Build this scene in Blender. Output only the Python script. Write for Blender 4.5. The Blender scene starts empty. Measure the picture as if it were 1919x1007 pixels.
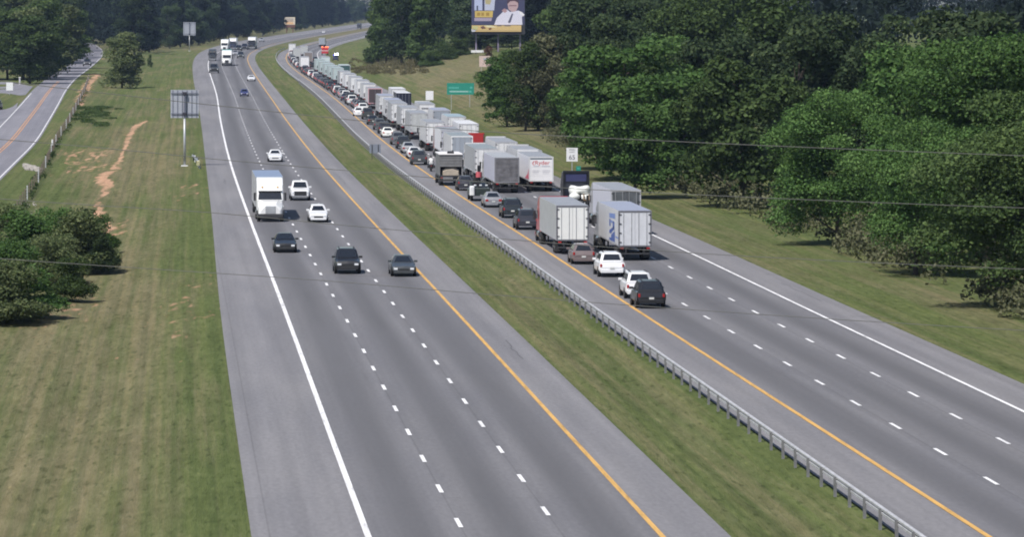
import bpy, math, random
import numpy as np
from mathutils import Vector, Matrix

random.seed(7)
RNG = np.random.default_rng(11)
S = bpy.context.scene
C = S.collection

# ------------------------------------------------------------ camera, sky, sun
FPX, CAMH = 8434.0, 20.3            # focal length in picture pixels (1919 wide), camera height
K = FPX * CAMH
cam_d = bpy.data.cameras.new('traffic_camera')
cam = bpy.data.objects.new('traffic_camera', cam_d)
C.objects.link(cam)
cam.location = (0, 0, CAMH)
cam.rotation_euler = (math.radians(90), 0, 0)
cam_d.sensor_width = 36
cam_d.lens = 36 * FPX / 1919
cam_d.shift_x = (959.5 - 600) / 1919
cam_d.shift_y = -503.5 / 1919
cam_d.clip_start = 1
cam_d.clip_end = 20000
S.camera = cam
SUN_EL, SUN_AZ = math.radians(56), math.radians(218)   # azimuth clockwise from +Y, sun stands behind and left of the camera
W = bpy.data.worlds.new('World')
S.world = W
W.use_nodes = True
wn = W.node_tree
bg = wn.nodes['Background']
sky = wn.nodes.new('ShaderNodeTexSky')
sky.sky_type = 'NISHITA'
sky.sun_disc = False
sky.sun_elevation = SUN_EL
sky.sun_rotation = SUN_AZ
wn.links.new(sky.outputs[0], bg.inputs[0])
bg.inputs[1].default_value = 0.085
sd = bpy.data.lights.new('sun', 'SUN')
sun = bpy.data.objects.new('sun', sd)
C.objects.link(sun)
sd.energy = 4.2
sd.angle = math.radians(0.5)
sd.color = (1.0, 0.96, 0.90)
svec = Vector((math.sin(SUN_AZ) * math.cos(SUN_EL), math.cos(SUN_AZ) * math.cos(SUN_EL), math.sin(SUN_EL)))
sun.rotation_euler = svec.to_track_quat('Z', 'Y').to_euler()
sun.location = (0, 0, 300)
S.view_settings.view_transform = 'Standard'
S.view_settings.look = 'None'
S.view_settings.gamma = 1
S.view_settings.use_curve_mapping = False
S.view_settings.exposure = 0.33
S.render.engine = 'CYCLES'
S.cycles.use_denoising = True
S.cycles.max_bounces = 5
S.cycles.diffuse_bounces = 2
S.cycles.glossy_bounces = 2
S.cycles.transmission_bounces = 2
S.cycles.volume_bounces = 0
S.cycles.transparent_max_bounces = 6
S.cycles.use_adaptive_sampling = True
S.cycles.adaptive_threshold = 0.02
S.cycles.filter_width = 1.9

# ------------------------------------------------------------ curves of the place (metres)
def hermite(pts):
    xs = np.array([p[0] for p in pts], float); ys = np.array([p[1] for p in pts], float)
    m = np.gradient(ys, xs)
    def f(x):
        x = np.asarray(x, float)
        i = np.clip(np.searchsorted(xs, x) - 1, 0, len(xs) - 2)
        h = xs[i + 1] - xs[i]; t = (x - xs[i]) / h
        lo = t < 0; hi = t > 1; tc = np.clip(t, 0, 1)
        v = ((2*tc**3 - 3*tc**2 + 1) * ys[i] + (tc**3 - 2*tc**2 + tc) * h * m[i] + (-2*tc**3 + 3*tc**2) * ys[i+1] + (tc**3 - tc**2) * h * m[i+1])
        v = np.where(lo, ys[0] + (x - xs[0]) * m[0], v)
        return np.where(hi, ys[-1] + (x - xs[-1]) * m[-1], v)
    return f
YL = hermite([(60,16.7),(170,12.9),(290,8.9),(416,4.6),(535,.7),(740,-5.2),(920,-9.9),(1100,-14.6),(1250,-18.4),(1400,-22),(1556,-25.1),(1695,-26.5),(1869,-25.6),(2103,-20.5),(2326,-12.6),(2600,-1),(2902,13),(3300,32),(4200,82)])
YR = hermite([(60,29.2),(170,25.2),(290,20.8),(376,17.8),(465,14.5),(560,11.4),(653,8.9),(760,6.6),(869,4.3),(950,2.4),(1077,-1.0),(1245,-5.7),(1400,-9.4),(1500,-11.1),(1620,-12.2),(1750,-12.1),(1900,-9.4),(2100,-3.4),(2400,8.8),(2718,22),(3206,45),(4200,100)])
OL = hermite([(60,1.0),(170,-2.6),(290,-6.4),(416,-10),(535,-13.5),(780,-20.8),(1038,-28.9),(1223,-34.6),(1451,-41.0),(1600,-44.4),(1783,-46.8),(2014,-45.2),(2200,-41),(2411,-33.5),(2775,-18),(3312,6),(3945,38),(4200,52)])
ML = lambda y: YL(y) + 2.6
MR = lambda y: YR(y) - 3.3
ER = lambda y: YR(y) + 14.4
FR = hermite([(60,-20),(290,-29),(501,-35.8),(548,-37.3),(632,-40.0),(754,-45.2),(848,-49.4),(1039,-58),(1173,-63.2),(1287,-66.8),(1463,-72.6),(1646,-79.5),(1821,-88),(2000,-99),(2200,-112)])
FL = lambda y: FR(y) - 7.8

def sst(a, b, x):
    t = np.clip((np.asarray(x, float) - a) / (b - a), 0, 1)
    return t * t * (3 - 2 * t)
def bumps(x, y):
    return (np.sin(x*.21+y*.031)*np.sin(x*.13-y*.047+1.3) * .5 + np.sin(x*.47+.9*np.sin(y*.05))*np.sin(y*.11+x*.2)*.3 + np.sin(x*.9+y*.23)*np.sin(y*.31-x*.5)*.2)
def H(x, y):
    x = np.asarray(x, float); y = np.asarray(y, float)
    d = x - ER(y)
    h = 8.5 * (1 - np.exp(-np.maximum(d - 5, 0) * .036)) * sst(640, 980, y) * (1 - .6*sst(1900, 2500, y))
    h = h + 1.6 * sst(12, 60, d) * (1 - sst(640, 980, y))
    dl = np.minimum(np.maximum(OL(y) - x, 0), np.maximum(x - FR(y), 0))
    g = bumps(x, y)
    h = h + .35 * g * sst(1.5, 8, dl) - .45 * sst(2, 9, dl) * (y < 1800)
    h = h + .5 * g * sst(6, 20, d)
    dm = np.minimum(x - ML(y), MR(y) - x)
    h = h - .45 * sst(.3, 4, dm)
    df = FL(y) - x
    h = h + .4 * g * sst(3, 12, df)
    return h
def G(px, py):
    """point of the terrain seen at a picture position"""
    z = 0.0
    y = K / max(py, 2)
    lo, hi = 100.0, 6000.0
    prev = 100.0
    ys = np.geomspace(100, 6000, 1500)
    xs = (px - 600) * ys / FPX
    zr = CAMH - py * ys / FPX
    hit = np.nonzero(zr <= H(xs, ys))[0]
    k = hit[0] if len(hit) else -1
    y = ys[k]
    return Vector((float((px - 600) * y / FPX), float(y), float(H((px - 600) * y / FPX, y))))
def F0(px, py, z=0.0):
    y = (CAMH - z) * FPX / py
    return Vector(((px - 600) * y / FPX, y, z))

# ------------------------------------------------------------ materials
MATS = {}
def _new(name):
    m = bpy.data.materials.new(name); m.use_nodes = True
    return m, m.node_tree.nodes, m.node_tree.links, m.node_tree.nodes['Principled BSDF']
def noise(n, l, vec, scale, detail=4, rough=.6, map_scale=None, src='Object'):
    tc = n.new('ShaderNodeTexCoord') if vec is None else None
    mp = n.new('ShaderNodeMapping')
    l.new(tc.outputs[src] if tc else vec, mp.inputs[0])
    if map_scale: mp.inputs['Scale'].default_value = map_scale
    t = n.new('ShaderNodeTexNoise'); t.inputs['Scale'].default_value = scale
    t.inputs['Detail'].default_value = detail; t.inputs['Roughness'].default_value = rough
    l.new(mp.outputs[0], t.inputs['Vector'])
    return t.outputs['Fac']
def ramp(n, l, fac, stops):
    r = n.new('ShaderNodeValToRGB')
    els = r.color_ramp.elements
    while len(els) > len(stops): els.remove(els[-1])
    while len(els) < len(stops): els.new(.5)
    for e, (p, c) in zip(els, stops):
        e.position = p; e.color = (*c, 1) if len(c) == 3 else c
    l.new(fac, r.inputs[0])
    return r.outputs[0]
def mix(n, l, fac, a, b, mode='MIX'):
    m = n.new('ShaderNodeMix'); m.data_type = 'RGBA'; m.blend_type = mode
    for s, v in ((m.inputs[0], fac), (m.inputs[6], a), (m.inputs[7], b)):
        if isinstance(v, (int, float)): s.default_value = v
        elif isinstance(v, tuple): s.default_value = (*v, 1)
        else: l.new(v, s)
    return m.outputs[2]
def mat(name, col, rough=.6, metal=0, coat=0, emit=None, dirt=0.0, spec=.5):
    if name in MATS: return MATS[name]
    m, n, l, b = _new(name)
    b.inputs['Roughness'].default_value = rough
    b.inputs['Metallic'].default_value = metal
    b.inputs['Coat Weight'].default_value = coat
    b.inputs['Coat Roughness'].default_value = .12
    b.inputs['Specular IOR Level'].default_value = spec
    f = noise(n, l, None, 1.7, 4)
    dk = tuple(c * (1 - dirt) for c in col)
    c = ramp(n, l, f, [(.35, dk), (.65, col)])
    l.new(c, b.inputs['Base Color'])
    if emit:
        b.inputs['Emission Color'].default_value = (*emit[0], 1); b.inputs['Emission Strength'].default_value = emit[1]
    MATS[name] = m
    return m
def paint(col):
    return mat('paint_%02d_%02d_%02d' % tuple(int(c*99) for c in col), col, .32, 0.0, .6, dirt=.08)

def mat_ground():
    m, n, l, b = _new('grass_ground')
    b.inputs['Roughness'].default_value = 1; b.inputs['Specular IOR Level'].default_value = .1
    big = noise(n, l, None, 1, 4, .6, (.11, .012, .1))
    streak = noise(n, l, None, 1, 5, .7, (.9, .012, .3), src='UV')
    fine = noise(n, l, None, 1, 6, .75, (2.2, .35, 1))
    fine2 = noise(n, l, None, 1, 5, .75, (.6, .08, 1))
    green = ramp(n, l, fine, [(.3, (.070,.090,.030)), (.5, (.094,.116,.040)), (.72, (.130,.150,.060))])
    dry = ramp(n, l, fine, [(.3, (.126,.112,.058)), (.5, (.160,.143,.078)), (.72, (.205,.180,.108))])
    a = n.new('ShaderNodeAttribute'); a.attribute_name = 'dry'
    s = n.new('ShaderNodeMath'); s.operation = 'ADD'; l.new(a.outputs['Fac'], s.inputs[0])
    s2 = n.new('ShaderNodeMath'); s2.operation = 'MULTIPLY_ADD'; l.new(streak, s2.inputs[0]); s2.inputs[1].default_value = 3.4; s2.inputs[2].default_value = -1.7
    l.new(s2.outputs[0], s.inputs[1])
    s3 = n.new('ShaderNodeMath'); s3.operation = 'MULTIPLY_ADD'; l.new(big, s3.inputs[0]); s3.inputs[1].default_value = 2.2; s3.inputs[2].default_value = -1.1
    s4 = n.new('ShaderNodeMath'); s4.operation = 'ADD'; s4.use_clamp = True; l.new(s.outputs[0], s4.inputs[0]); l.new(s3.outputs[0], s4.inputs[1])
    c = mix(n, l, s4.outputs[0], green, dry)
    dark = ramp(n, l, fine2, [(.32, (.80,.82,.78)), (.62, (1.08,1.08,1.08))])
    c = mix(n, l, 1.0, c, dark, 'MULTIPLY')
    mow = noise(n, l, None, 1, 3, .6, (1.9, .006, 1), src='UV')
    c = mix(n, l, 1.0, c, ramp(n, l, mow, [(.36, (.80,.84,.80)), (.5, (1,1,1)), (.64, (1.16,1.12,1.10))]), 'MULTIPLY')
    spk = noise(n, l, None, 1, 2, .5, (3.5, .5, 1))
    c = mix(n, l, 1.0, c, ramp(n, l, spk, [(.30, (.62,.66,.60)), (.42, (1,1,1)), (.68, (1,1,1)), (.76, (1.35,1.30,1.25))]), 'MULTIPLY')
    d = n.new('ShaderNodeAttribute'); d.attribute_name = 'soil'
    e = n.new('ShaderNodeMath'); e.operation = 'MULTIPLY_ADD'; l.new(fine2, e.inputs[0]); e.inputs[1].default_value = -1.6; e.inputs[2].default_value = .8
    f = n.new('ShaderNodeMath'); f.operation = 'ADD'; l.new(d.outputs['Fac'], f.inputs[0]); l.new(e.outputs[0], f.inputs[1])
    e2 = n.new('ShaderNodeMath'); e2.operation = 'MULTIPLY_ADD'; l.new(fine, e2.inputs[0]); e2.inputs[1].default_value = -1.4; e2.inputs[2].default_value = .7
    f2 = n.new('ShaderNodeMath'); f2.operation = 'ADD'; l.new(f.outputs[0], f2.inputs[0]); l.new(e2.outputs[0], f2.inputs[1])
    k = ramp(n, l, f2.outputs[0], [(.34, (0,0,0)), (.55, (.45,.45,.45)), (.85, (1,1,1))])
    soil = ramp(n, l, fine, [(.3, (.36,.20,.12)), (.7, (.56,.36,.24))])
    c = mix(n, l, k, c, soil)
    l.new(c, b.inputs['Base Color'])
    bp = n.new('ShaderNodeBump'); bp.inputs['Strength'].default_value = .8; bp.inputs['Distance'].default_value = .25
    l.new(fine, bp.inputs['Height']); l.new(bp.outputs[0], b.inputs['Normal'])
    return m
def mat_asphalt(name, base, tracks):
    m, n, l, b = _new(name)
    b.inputs['Roughness'].default_value = .85; b.inputs['Specular IOR Level'].default_value = .3
    uv = n.new('ShaderNodeUVMap')
    st = noise(n, l, uv.outputs[0], 1, 4, .6, (1.1, .006, 1))
    pa = noise(n, l, uv.outputs[0], 1, 5, .65, (.25, .02, 1))
    fi = noise(n, l, uv.outputs[0], 1, 3, .7, (5, 1.2, 1))
    c = ramp(n, l, st, [(.3, tuple(v*.86 for v in base)), (.7, tuple(v*1.1 for v in base))])
    c = mix(n, l, 1.0, c, ramp(n, l, pa, [(.35, (.86,.86,.87)), (.65, (1.08,1.07,1.05))]), 'MULTIPLY')
    c = mix(n, l, 1.0, c, ramp(n, l, fi, [(.3, (.88,.88,.88)), (.7, (1.1,1.1,1.1))]), 'MULTIPLY')
    # transverse patch and joint marks
    jn = n.new('ShaderNodeTexBrick'); mp = n.new('ShaderNodeMapping'); l.new(uv.outputs[0], mp.inputs[0])
    mp.inputs['Rotation'].default_value = (0, 0, 0)
    jn.inputs['Scale'].default_value = 1; jn.inputs['Brick Width'].default_value = 3.7; jn.inputs['Row Height'].default_value = 61
    jn.inputs['Mortar Size'].default_value = .05; jn.inputs['Mortar Smooth'].default_value = .4; jn.offset = 0
    jn.inputs['Color1'].default_value = (1,1,1,1); jn.inputs['Color2'].default_value = (.95,.95,.96,1); jn.inputs['Mortar'].default_value = (.82,.82,.82,1)
    l.new(mp.outputs[0], jn.inputs['Vector'])
    c = mix(n, l, 1.0, c, jn.outputs['Color'], 'MULTIPLY')
    if tracks:
        sp = n.new('ShaderNodeSeparateXYZ'); l.new(uv.outputs[0], sp.inputs[0])
        w = n.new('ShaderNodeMath'); w.operation = 'MULTIPLY'; l.new(sp.outputs[0], w.inputs[0]); w.inputs[1].default_value = 2*math.pi/3.7
        co = n.new('ShaderNodeMath'); co.operation = 'COSINE'; l.new(w.outputs[0], co.inputs[0])
        mr = n.new('ShaderNodeMapRange'); l.new(co.outputs[0], mr.inputs[0]); mr.inputs[1].default_value = -1; mr.inputs[2].default_value = .6
        mr.inputs[3].default_value = 1.35; mr.inputs[4].default_value = 0
        wv = n.new('ShaderNodeMath'); wv.operation = 'MULTIPLY'; l.new(mr.outputs[0], wv.inputs[0]); l.new(pa, wv.inputs[1])
        c = mix(n, l, wv.outputs[0], c, tuple(v*.55 for v in base))
    l.new(c, b.inputs['Base Color'])
    bp = n.new('ShaderNodeBump'); bp.inputs['Strength'].default_value = .3; bp.inputs['Distance'].default_value = .02
    l.new(fi, bp.inputs['Height']); l.new(bp.outputs[0], b.inputs['Normal'])
    return m
def mat_line(name, col):
    m, n, l, b = _new(name)
    b.inputs['Roughness'].default_value = .7
    f = noise(n, l, None, 1, 5, .7, (3, .25, 1))
    l.new(ramp(n, l, f, [(.3, tuple(v*.45 for v in col)), (.42, tuple(v*.8 for v in col)), (.6, col)]), b.inputs['Base Color'])
    return m
def mat_leaf(name, a, b_, c_, trans=.28):
    m, n, l, b = _new(name)
    g = n.new('ShaderNodeNewGeometry')
    oi = n.new('ShaderNodeObjectInfo')
    f = noise(n, l, None, .35, 3, .6)
    mx = n.new('ShaderNodeMath'); mx.operation = 'MULTIPLY_ADD'; l.new(g.outputs['Random Per Island'], mx.inputs[0]); mx.inputs[1].default_value = .55
    l.new(f, mx.inputs[2])
    sub = n.new('ShaderNodeMath'); sub.operation = 'SUBTRACT'; l.new(mx.outputs[0], sub.inputs[0]); sub.inputs[1].default_value = .27
    col = ramp(n, l, sub.outputs[0], [(.2, a), (.5, b_), (.8, c_)])
    hv = n.new('ShaderNodeMapRange'); l.new(oi.outputs['Random'], hv.inputs[0]); hv.inputs[3].default_value = .75; hv.inputs[4].default_value = 1.25
    hs = n.new('ShaderNodeHueSaturation'); l.new(col, hs.inputs['Color']); l.new(hv.outputs[0], hs.inputs['Value'])
    l.new(hs.outputs[0], b.inputs['Base Color'])
    b.inputs['Roughness'].default_value = .9; b.inputs['Specular IOR Level'].default_value = .08
    out = n['Material Output']
    tr = n.new('ShaderNodeBsdfTranslucent'); l.new(hs.outputs[0], tr.inputs[0])
    ms = n.new('ShaderNodeMixShader'); ms.inputs[0].default_value = trans
    l.new(b.outputs[0], ms.inputs[1]); l.new(tr.outputs[0], ms.inputs[2]); l.new(ms.outputs[0], out.inputs[0])
    return m
M_GROUND = mat_ground()
M_LANE = mat_asphalt('asphalt_lanes', (.160,.157,.168), True)
M_LANE_R = mat_asphalt('asphalt_lanes_right', (.160,.157,.168), True)
M_SHO = mat_asphalt('asphalt_shoulder', (.197,.192,.203), False)
M_FRONT = mat_asphalt('asphalt_frontage', (.205,.200,.225), False)
M_WHITE = mat_line('white_road_paint', (.80,.79,.80))
M_YELL = mat_line('yellow_road_paint', (.62,.36,.10))
M_BARK = mat('bark', (.085,.068,.055), .95, dirt=.4)
M_LEAF = {
 'deep': mat_leaf('leaf_deep', (0.021,0.038,0.019), (0.042,0.066,0.031), (0.076,0.104,0.047)),
 'mid': mat_leaf('leaf_mid', (0.033,0.057,0.021), (0.059,0.094,0.033), (0.101,0.146,0.052)),
 'bright': mat_leaf('leaf_bright', (0.040,0.083,0.024), (0.073,0.139,0.040), (0.124,0.201,0.066)),
 'olive': mat_leaf('leaf_olive', (0.059,0.068,0.035), (0.106,0.111,0.061), (0.159,0.159,0.094)),
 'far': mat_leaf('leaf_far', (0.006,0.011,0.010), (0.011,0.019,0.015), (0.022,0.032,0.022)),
 'bush': mat_leaf('leaf_bush', (0.057,0.081,0.035), (0.105,0.135,0.057), (0.169,0.196,0.092)),
}
TYRE = mat('tyre_rubber', (.018,.018,.019), .85)
RIM = mat('rim_alloy', (.42,.42,.44), .35, .8)
GLASS = mat('dark_glass', (.012,.014,.018), .08, 0, .4, spec=.9)
PLAST = mat('black_plastic', (.022,.022,.024), .6)
CHROME = mat('chrome', (.6,.6,.62), .22, 1)
GALV = mat('galvanised_steel', (.46,.47,.49), .45, .35, dirt=.2)
STEELD = mat('dark_steel', (.055,.055,.06), .6, .3, dirt=.3)
ALU = mat('aluminium_panel', (.50,.50,.53), .42, .25, dirt=.15)
TWHITE = mat('trailer_white', (.66,.66,.68), .45, 0, .2, dirt=.10)
TDOOR = mat('door_white', (.74,.74,.75), .45, 0, .2, dirt=.12)
TGREY = mat('trailer_grey', (.40,.41,.43), .5, .1, dirt=.18)
TROOF = mat('trailer_roof', (.36,.37,.40), .5, .25, dirt=.25)
LAMP = mat('headlight_lens', (.75,.77,.80), .15, 0, .5)
TAIL = mat('tail_light_red', (.35,.012,.012), .3, 0, .5)
BRAKE = mat('brake_light_lit', (.5,.02,.02), .3, 0, 0, emit=((1,.05,.03), .5))
RED = mat('red_cab_paint', (.48,.03,.04), .3, 0, .5)
PLATE = mat('number_plate', (.6,.6,.58), .5)
WOOD = mat('weathered_wood', (.20,.16,.12), .9, dirt=.3)
RUST = mat('rusty_brown', (.16,.07,.05), .9, dirt=.35)

# ------------------------------------------------------------ mesh helpers
class MB:
    def __init__(s): s.v, s.f = [], []
    def add(s, vs, fs):
        o = len(s.v); s.v += [tuple(v) for v in vs]; s.f += [tuple(i + o for i in f) for f in fs]; return s
    def box(s, x0, x1, y0, y1, z0, z1, c=0.0):
        if c <= 0:
            vs = [(x, y, z) for z in (z0, z1) for y in (y0, y1) for x in (x0, x1)]
            return s.add(vs, [(0,2,3,1),(4,5,7,6),(0,1,5,4),(2,6,7,3),(0,4,6,2),(1,3,7,5)])
        vs = []                                   # vertical edges and top chamfered
        def ring(z, i):
            x_0, x_1, y_0, y_1 = x0+i, x1-i, y0+i, y1-i
            return [(x_0+c,y_0,z),(x_1-c,y_0,z),(x_1,y_0+c,z),(x_1,y_1-c,z),(x_1-c,y_1,z),(x_0+c,y_1,z),(x_0,y_1-c,z),(x_0,y_0+c,z)]
        vs = ring(z0, 0) + ring(z1-c, 0) + ring(z1, c*.7)
        fs = [tuple(range(7,-1,-1)), tuple(range(16,24))]
        for k in (0, 8):
            for i in range(8): fs.append((k+i, k+(i+1)%8, k+8+(i+1)%8, k+8+i))
        return s.add(vs, fs)
    def prism(s, prof, x0, x1, inset=0.0):       # profile in (y, z) extruded along x
        n = len(prof)
        cy = sum(p[0] for p in prof)/n; cz = sum(p[1] for p in prof)/n
        def pr(x, k): return [(x, cy+(p[0]-cy)*k, cz+(p[1]-cz)*k) for p in prof]
        if inset <= 0:
            vs = pr(x0, 1) + pr(x1, 1)
            fs = [tuple(range(n)), tuple(range(2*n-1, n-1, -1))]
            for i in range(n): fs.append((i, n+i, n+(i+1)%n, (i+1)%n))
            return s.add(vs, fs)
        vs = pr(x0, .93) + pr(x0+inset, 1) + pr(x1-inset, 1) + pr(x1, .93)
        fs = [tuple(range(n)), tuple(range(4*n-1, 3*n-1, -1))]
        for k in range(3):
            for i in range(n): fs.append((k*n+i, (k+1)*n+i, (k+1)*n+(i+1)%n, k*n+(i+1)%n))
        return s.add(vs, fs)
    def loft(s, rings, cap=True):
        n = len(rings[0]); vs = [p for r in rings for p in r]; fs = []
        for k in range(len(rings)-1):
            for i in range(n): fs.append((k*n+i, k*n+(i+1)%n, (k+1)*n+(i+1)%n, (k+1)*n+i))
        if cap: fs += [tuple(range(n-1,-1,-1)), tuple((len(rings)-1)*n+i for i in range(n))]
        return s.add(vs, fs)
    def cyl(s, a, b, r0, r1=None, n=12, cap=True):
        a, b = Vector(a), Vector(b); r1 = r0 if r1 is None else r1
        d = (b - a).normalized(); u = d.orthogonal().normalized(); w = d.cross(u)
        rr = [[a + (u*math.cos(t)+w*math.sin(t))*r0 for t in [2*math.pi*i/n for i in range(n)]], [b + (u*math.cos(t)+w*math.sin(t))*r1 for t in [2*math.pi*i/n for i in range(n)]]]
        return s.loft(rr, cap)
    def lathe_x(s, cx, prof, y, z, n=20):        # profile (x, r) round an axis along x
        return s.loft([[(cx+px, y+r*math.cos(2*math.pi*i/n), z+r*math.sin(2*math.pi*i/n)) for i in range(n)] for px, r in prof])
    def quad(s, a, b, c, d): return s.add([a, b, c, d], [(0,1,2,3)])
    def mesh(s, name, smooth=False):
        me = bpy.data.meshes.new(name); me.from_pydata(s.v, [], s.f)
        if smooth: me.polygons.foreach_set('use_smooth', [True]*len(me.polygons))
        me.update(); return me
def fix_normals(me):
    import bmesh
    bm = bmesh.new(); bm.from_mesh(me); bmesh.ops.recalc_face_normals(bm, faces=bm.faces); bm.to_mesh(me); bm.free()
def obj(name, me, m=None, parent=None, loc=None, kind=None):
    o = bpy.data.objects.new(name, me); C.objects.link(o)
    if m is not None:
        if len(me.materials) == 0: me.materials.append(None)
        o.material_slots[0].link = 'OBJECT'; o.material_slots[0].material = m
    if parent: o.parent = parent
    if loc is not None: o.location = loc
    if kind: o['kind'] = kind
    return o
def thing(name, label, cat, loc=(0,0,0), rz=0, group=None, me=None, m=None):
    o = bpy.data.objects.new(name, me); C.objects.link(o)
    if me is not None and m is not None:
        if len(me.materials) == 0: me.materials.append(None)
        o.material_slots[0].link = 'OBJECT'; o.material_slots[0].material = m
    o.location = loc; o.rotation_euler = (0, 0, rz); o['label'] = label; o['category'] = cat
    if group: o['group'] = group
    return o
def np_mesh(name, verts, quads):
    me = bpy.data.meshes.new(name)
    verts = np.asarray(verts, np.float32); quads = np.asarray(quads, np.int32); k = quads.shape[1]
    me.vertices.add(len(verts)); me.vertices.foreach_set('co', verts.ravel())
    me.loops.add(quads.size); me.loops.foreach_set('vertex_index', quads.ravel())
    me.polygons.add(len(quads)); me.polygons.foreach_set('loop_start', np.arange(0, quads.size, k, dtype=np.int32))
    me.update(calc_edges=True)
    return me

# ------------------------------------------------------------ ground and roads
def build_ground():
    ys = np.concatenate([[-300, -100, 0, 60], np.geomspace(110, 9500, 640)])
    near = np.arange(-44, -13.9, .4)
    offs = np.concatenate([-np.geomspace(1900, 50, 46), near, np.arange(-13, 75, 1.1), np.geomspace(76, 2600, 60)])
    yy, oo = np.meshgrid(ys, offs, indexing='ij')
    xx = YL(np.clip(yy, 60, 4200)) + oo
    zz = H(xx, np.clip(yy, 60, 5200))
    onroad = ((xx > OL(yy)-1) & (xx < ML(yy)+.5)) | ((xx > MR(yy)-.5) & (xx < ER(yy)+1)) | ((xx > FL(yy)-1) & (xx < FR(yy)+1))
    zz = np.where(onroad, np.minimum(zz, 0), zz)
    ny, nx = xx.shape
    idx = np.arange(ny*nx).reshape(ny, nx)
    q = np.stack([idx[:-1,:-1], idx[:-1,1:], idx[1:,1:], idx[1:,:-1]], -1).reshape(-1, 4)
    me = np_mesh('ground', np.stack([xx, yy, zz], -1).reshape(-1, 3), q)
    me.polygons.foreach_set('use_smooth', [True]*len(me.polygons))
    X, Y = xx.ravel(), yy.ravel()
    uv = me.uv_layers.new(name='UVMap')
    U_ = np.stack([np.where(X < OL(Y), X - OL(Y), X - YL(Y) + 40), Y], -1)[q.ravel()]
    uv.data.foreach_set('uv', U_.astype(np.float32).ravel())
    soil = np.full(X.shape, -1.4)
    def line(pts, amp=1.0):
        nonlocal soil
        P = [(F0(px, py), w) for px, py, w in pts]
        for (a, wa), (b, wb) in zip(P[:-1], P[1:]):
            ax, ay, bx, by = a.x, a.y/14, b.x, b.y/14    # depth squeezed: the patches are long and thin
            X2, Y2 = X, Y/14
            L = (bx-ax)**2 + (by-ay)**2
            t = np.clip(((X2-ax)*(bx-ax) + (Y2-ay)*(by-ay)) / max(L, 1e-6), 0, 1)
            d = np.hypot(X2-ax-t*(bx-ax), Y2-ay-t*(by-ay)); w = wa + (wb-wa)*t
            soil = np.maximum(soil, amp*(1.0 - .95*d/w))
    line([(268,225,.8),(250,233,1.0),(240,255,.6),(232,275,.35),(226,292,.45),(215,306,.9),(196,322,1.1),(188,335,.9),(205,342,.8),(190,358,.45),(182,372,.35),(186,384,.4),(176,396,.9),(186,410,1.0),(204,420,.7)])
    line([(184,138,1.0),(170,152,1.5),(158,168,1.6),(150,186,1.2),(154,196,.8)], 1.0)
    line([(196,102,.8),(188,122,1.0)], .6)
    for px, py, r, a in ((160,282,2.6,.5),(190,280,2.4,.55),(150,298,2.6,.42),(170,308,2.4,.42),(205,430,1.4,.5),(345,358,1.3,.2),(345,580,1.5,.3),(120,572,1.6,.25)):
        line([(px-6,py,r),(px+6,py,r)], a)
    soil = soil + .30*np.sin(X*3.1+np.sin(Y*.21)*2)*np.sin(Y*.33+X*1.7) + .22*RNG.normal(size=X.shape)
    at = me.attributes.new('soil', 'FLOAT', 'POINT'); at.data.foreach_set('value', soil.astype(np.float32))
    d = X - ER(Y)
    dry = .02 + .66*sst(.8, 5, OL(Y)-X)*(1-sst(11, 19, OL(Y)-X))*(1-sst(600, 1000, Y)) + .2*(X < OL(Y))*(Y > 560)
    dry = dry + .85*sst(4, 12, d)*(1-sst(28, 40, d))*sst(560, 700, Y)*(1 - sst(1180, 1500, Y)) + .25*(d > 0)*(1-sst(8, 14, d))
    dry = np.where((X > ML(Y)) & (X < MR(Y)), .26 + .2*sst(1500, 1900, Y) + .8*sst(2200, 2600, Y), dry)
    dry = np.where((X < OL(Y)) & (Y > 1800), .7, dry)
    at = me.attributes.new('dry', 'FLOAT', 'POINT'); at.data.foreach_set('value', dry.astype(np.float32))
    o = obj('ground', me, M_GROUND, kind='structure')
    return o
def ribbon(name, fa, fb, y0, y1, z, m, step=4.0, nlat=1, ref=None):
    ys = np.arange(y0, y1 + step, step)
    rows = [fa(ys) + (fb(ys) - fa(ys)) * k / nlat for k in range(nlat + 1)]
    xs = np.stack(rows, 1); yy = np.repeat(ys[:, None], nlat + 1, 1)
    zz = np.full_like(xs, z)
    idx = np.arange(xs.size).reshape(xs.shape)
    q = np.stack([idx[:-1,:-1], idx[:-1,1:], idx[1:,1:], idx[1:,:-1]], -1).reshape(-1, 4)
    me = np_mesh(name, np.stack([xs, yy, zz], -1).reshape(-1, 3), q)
    uv = me.uv_layers.new(name='UVMap')
    base = (ref or fa)(yy.ravel())
    u = np.stack([xs.ravel() - base, yy.ravel()], -1)[q.ravel()]
    uv.data.foreach_set('uv', u.astype(np.float32).ravel())
    o = obj(name, me, m, kind='structure')
    return o
LW = lambda y: 11.1 + 1.9*sst(900, 1500, y)
build_ground()
WL = lambda y: YL(y) - LW(y)
WR = lambda y: YR(y) + 11.3
ribbon('road', lambda y: WL(y)-.1, lambda y: YL(y)+.1, 60, 4300, .030, M_LANE, ref=YL)
ribbon('road', lambda y: YR(y)-.1, lambda y: WR(y)+.1, 60, 4300, .030, M_LANE_R, ref=YR)
ribbon('road_shoulder', OL, lambda y: WL(y)-.1, 60, 4300, .026, M_SHO, ref=WL)
ribbon('road_shoulder', lambda y: YL(y)+.1, ML, 60, 4300, .026, M_SHO, ref=YL)
ribbon('road_shoulder', MR, lambda y: YR(y)-.1, 60, 4300, .026, M_SHO, ref=YR)
ribbon('road_shoulder', lambda y: WR(y)+.1, ER, 60, 4300, .026, M_SHO, ref=WR)
ribbon('frontage_road', FL, FR, 60, 2150, .030, M_FRONT, ref=FL)
def off(f, d): return lambda y: f(y) + d
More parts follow.
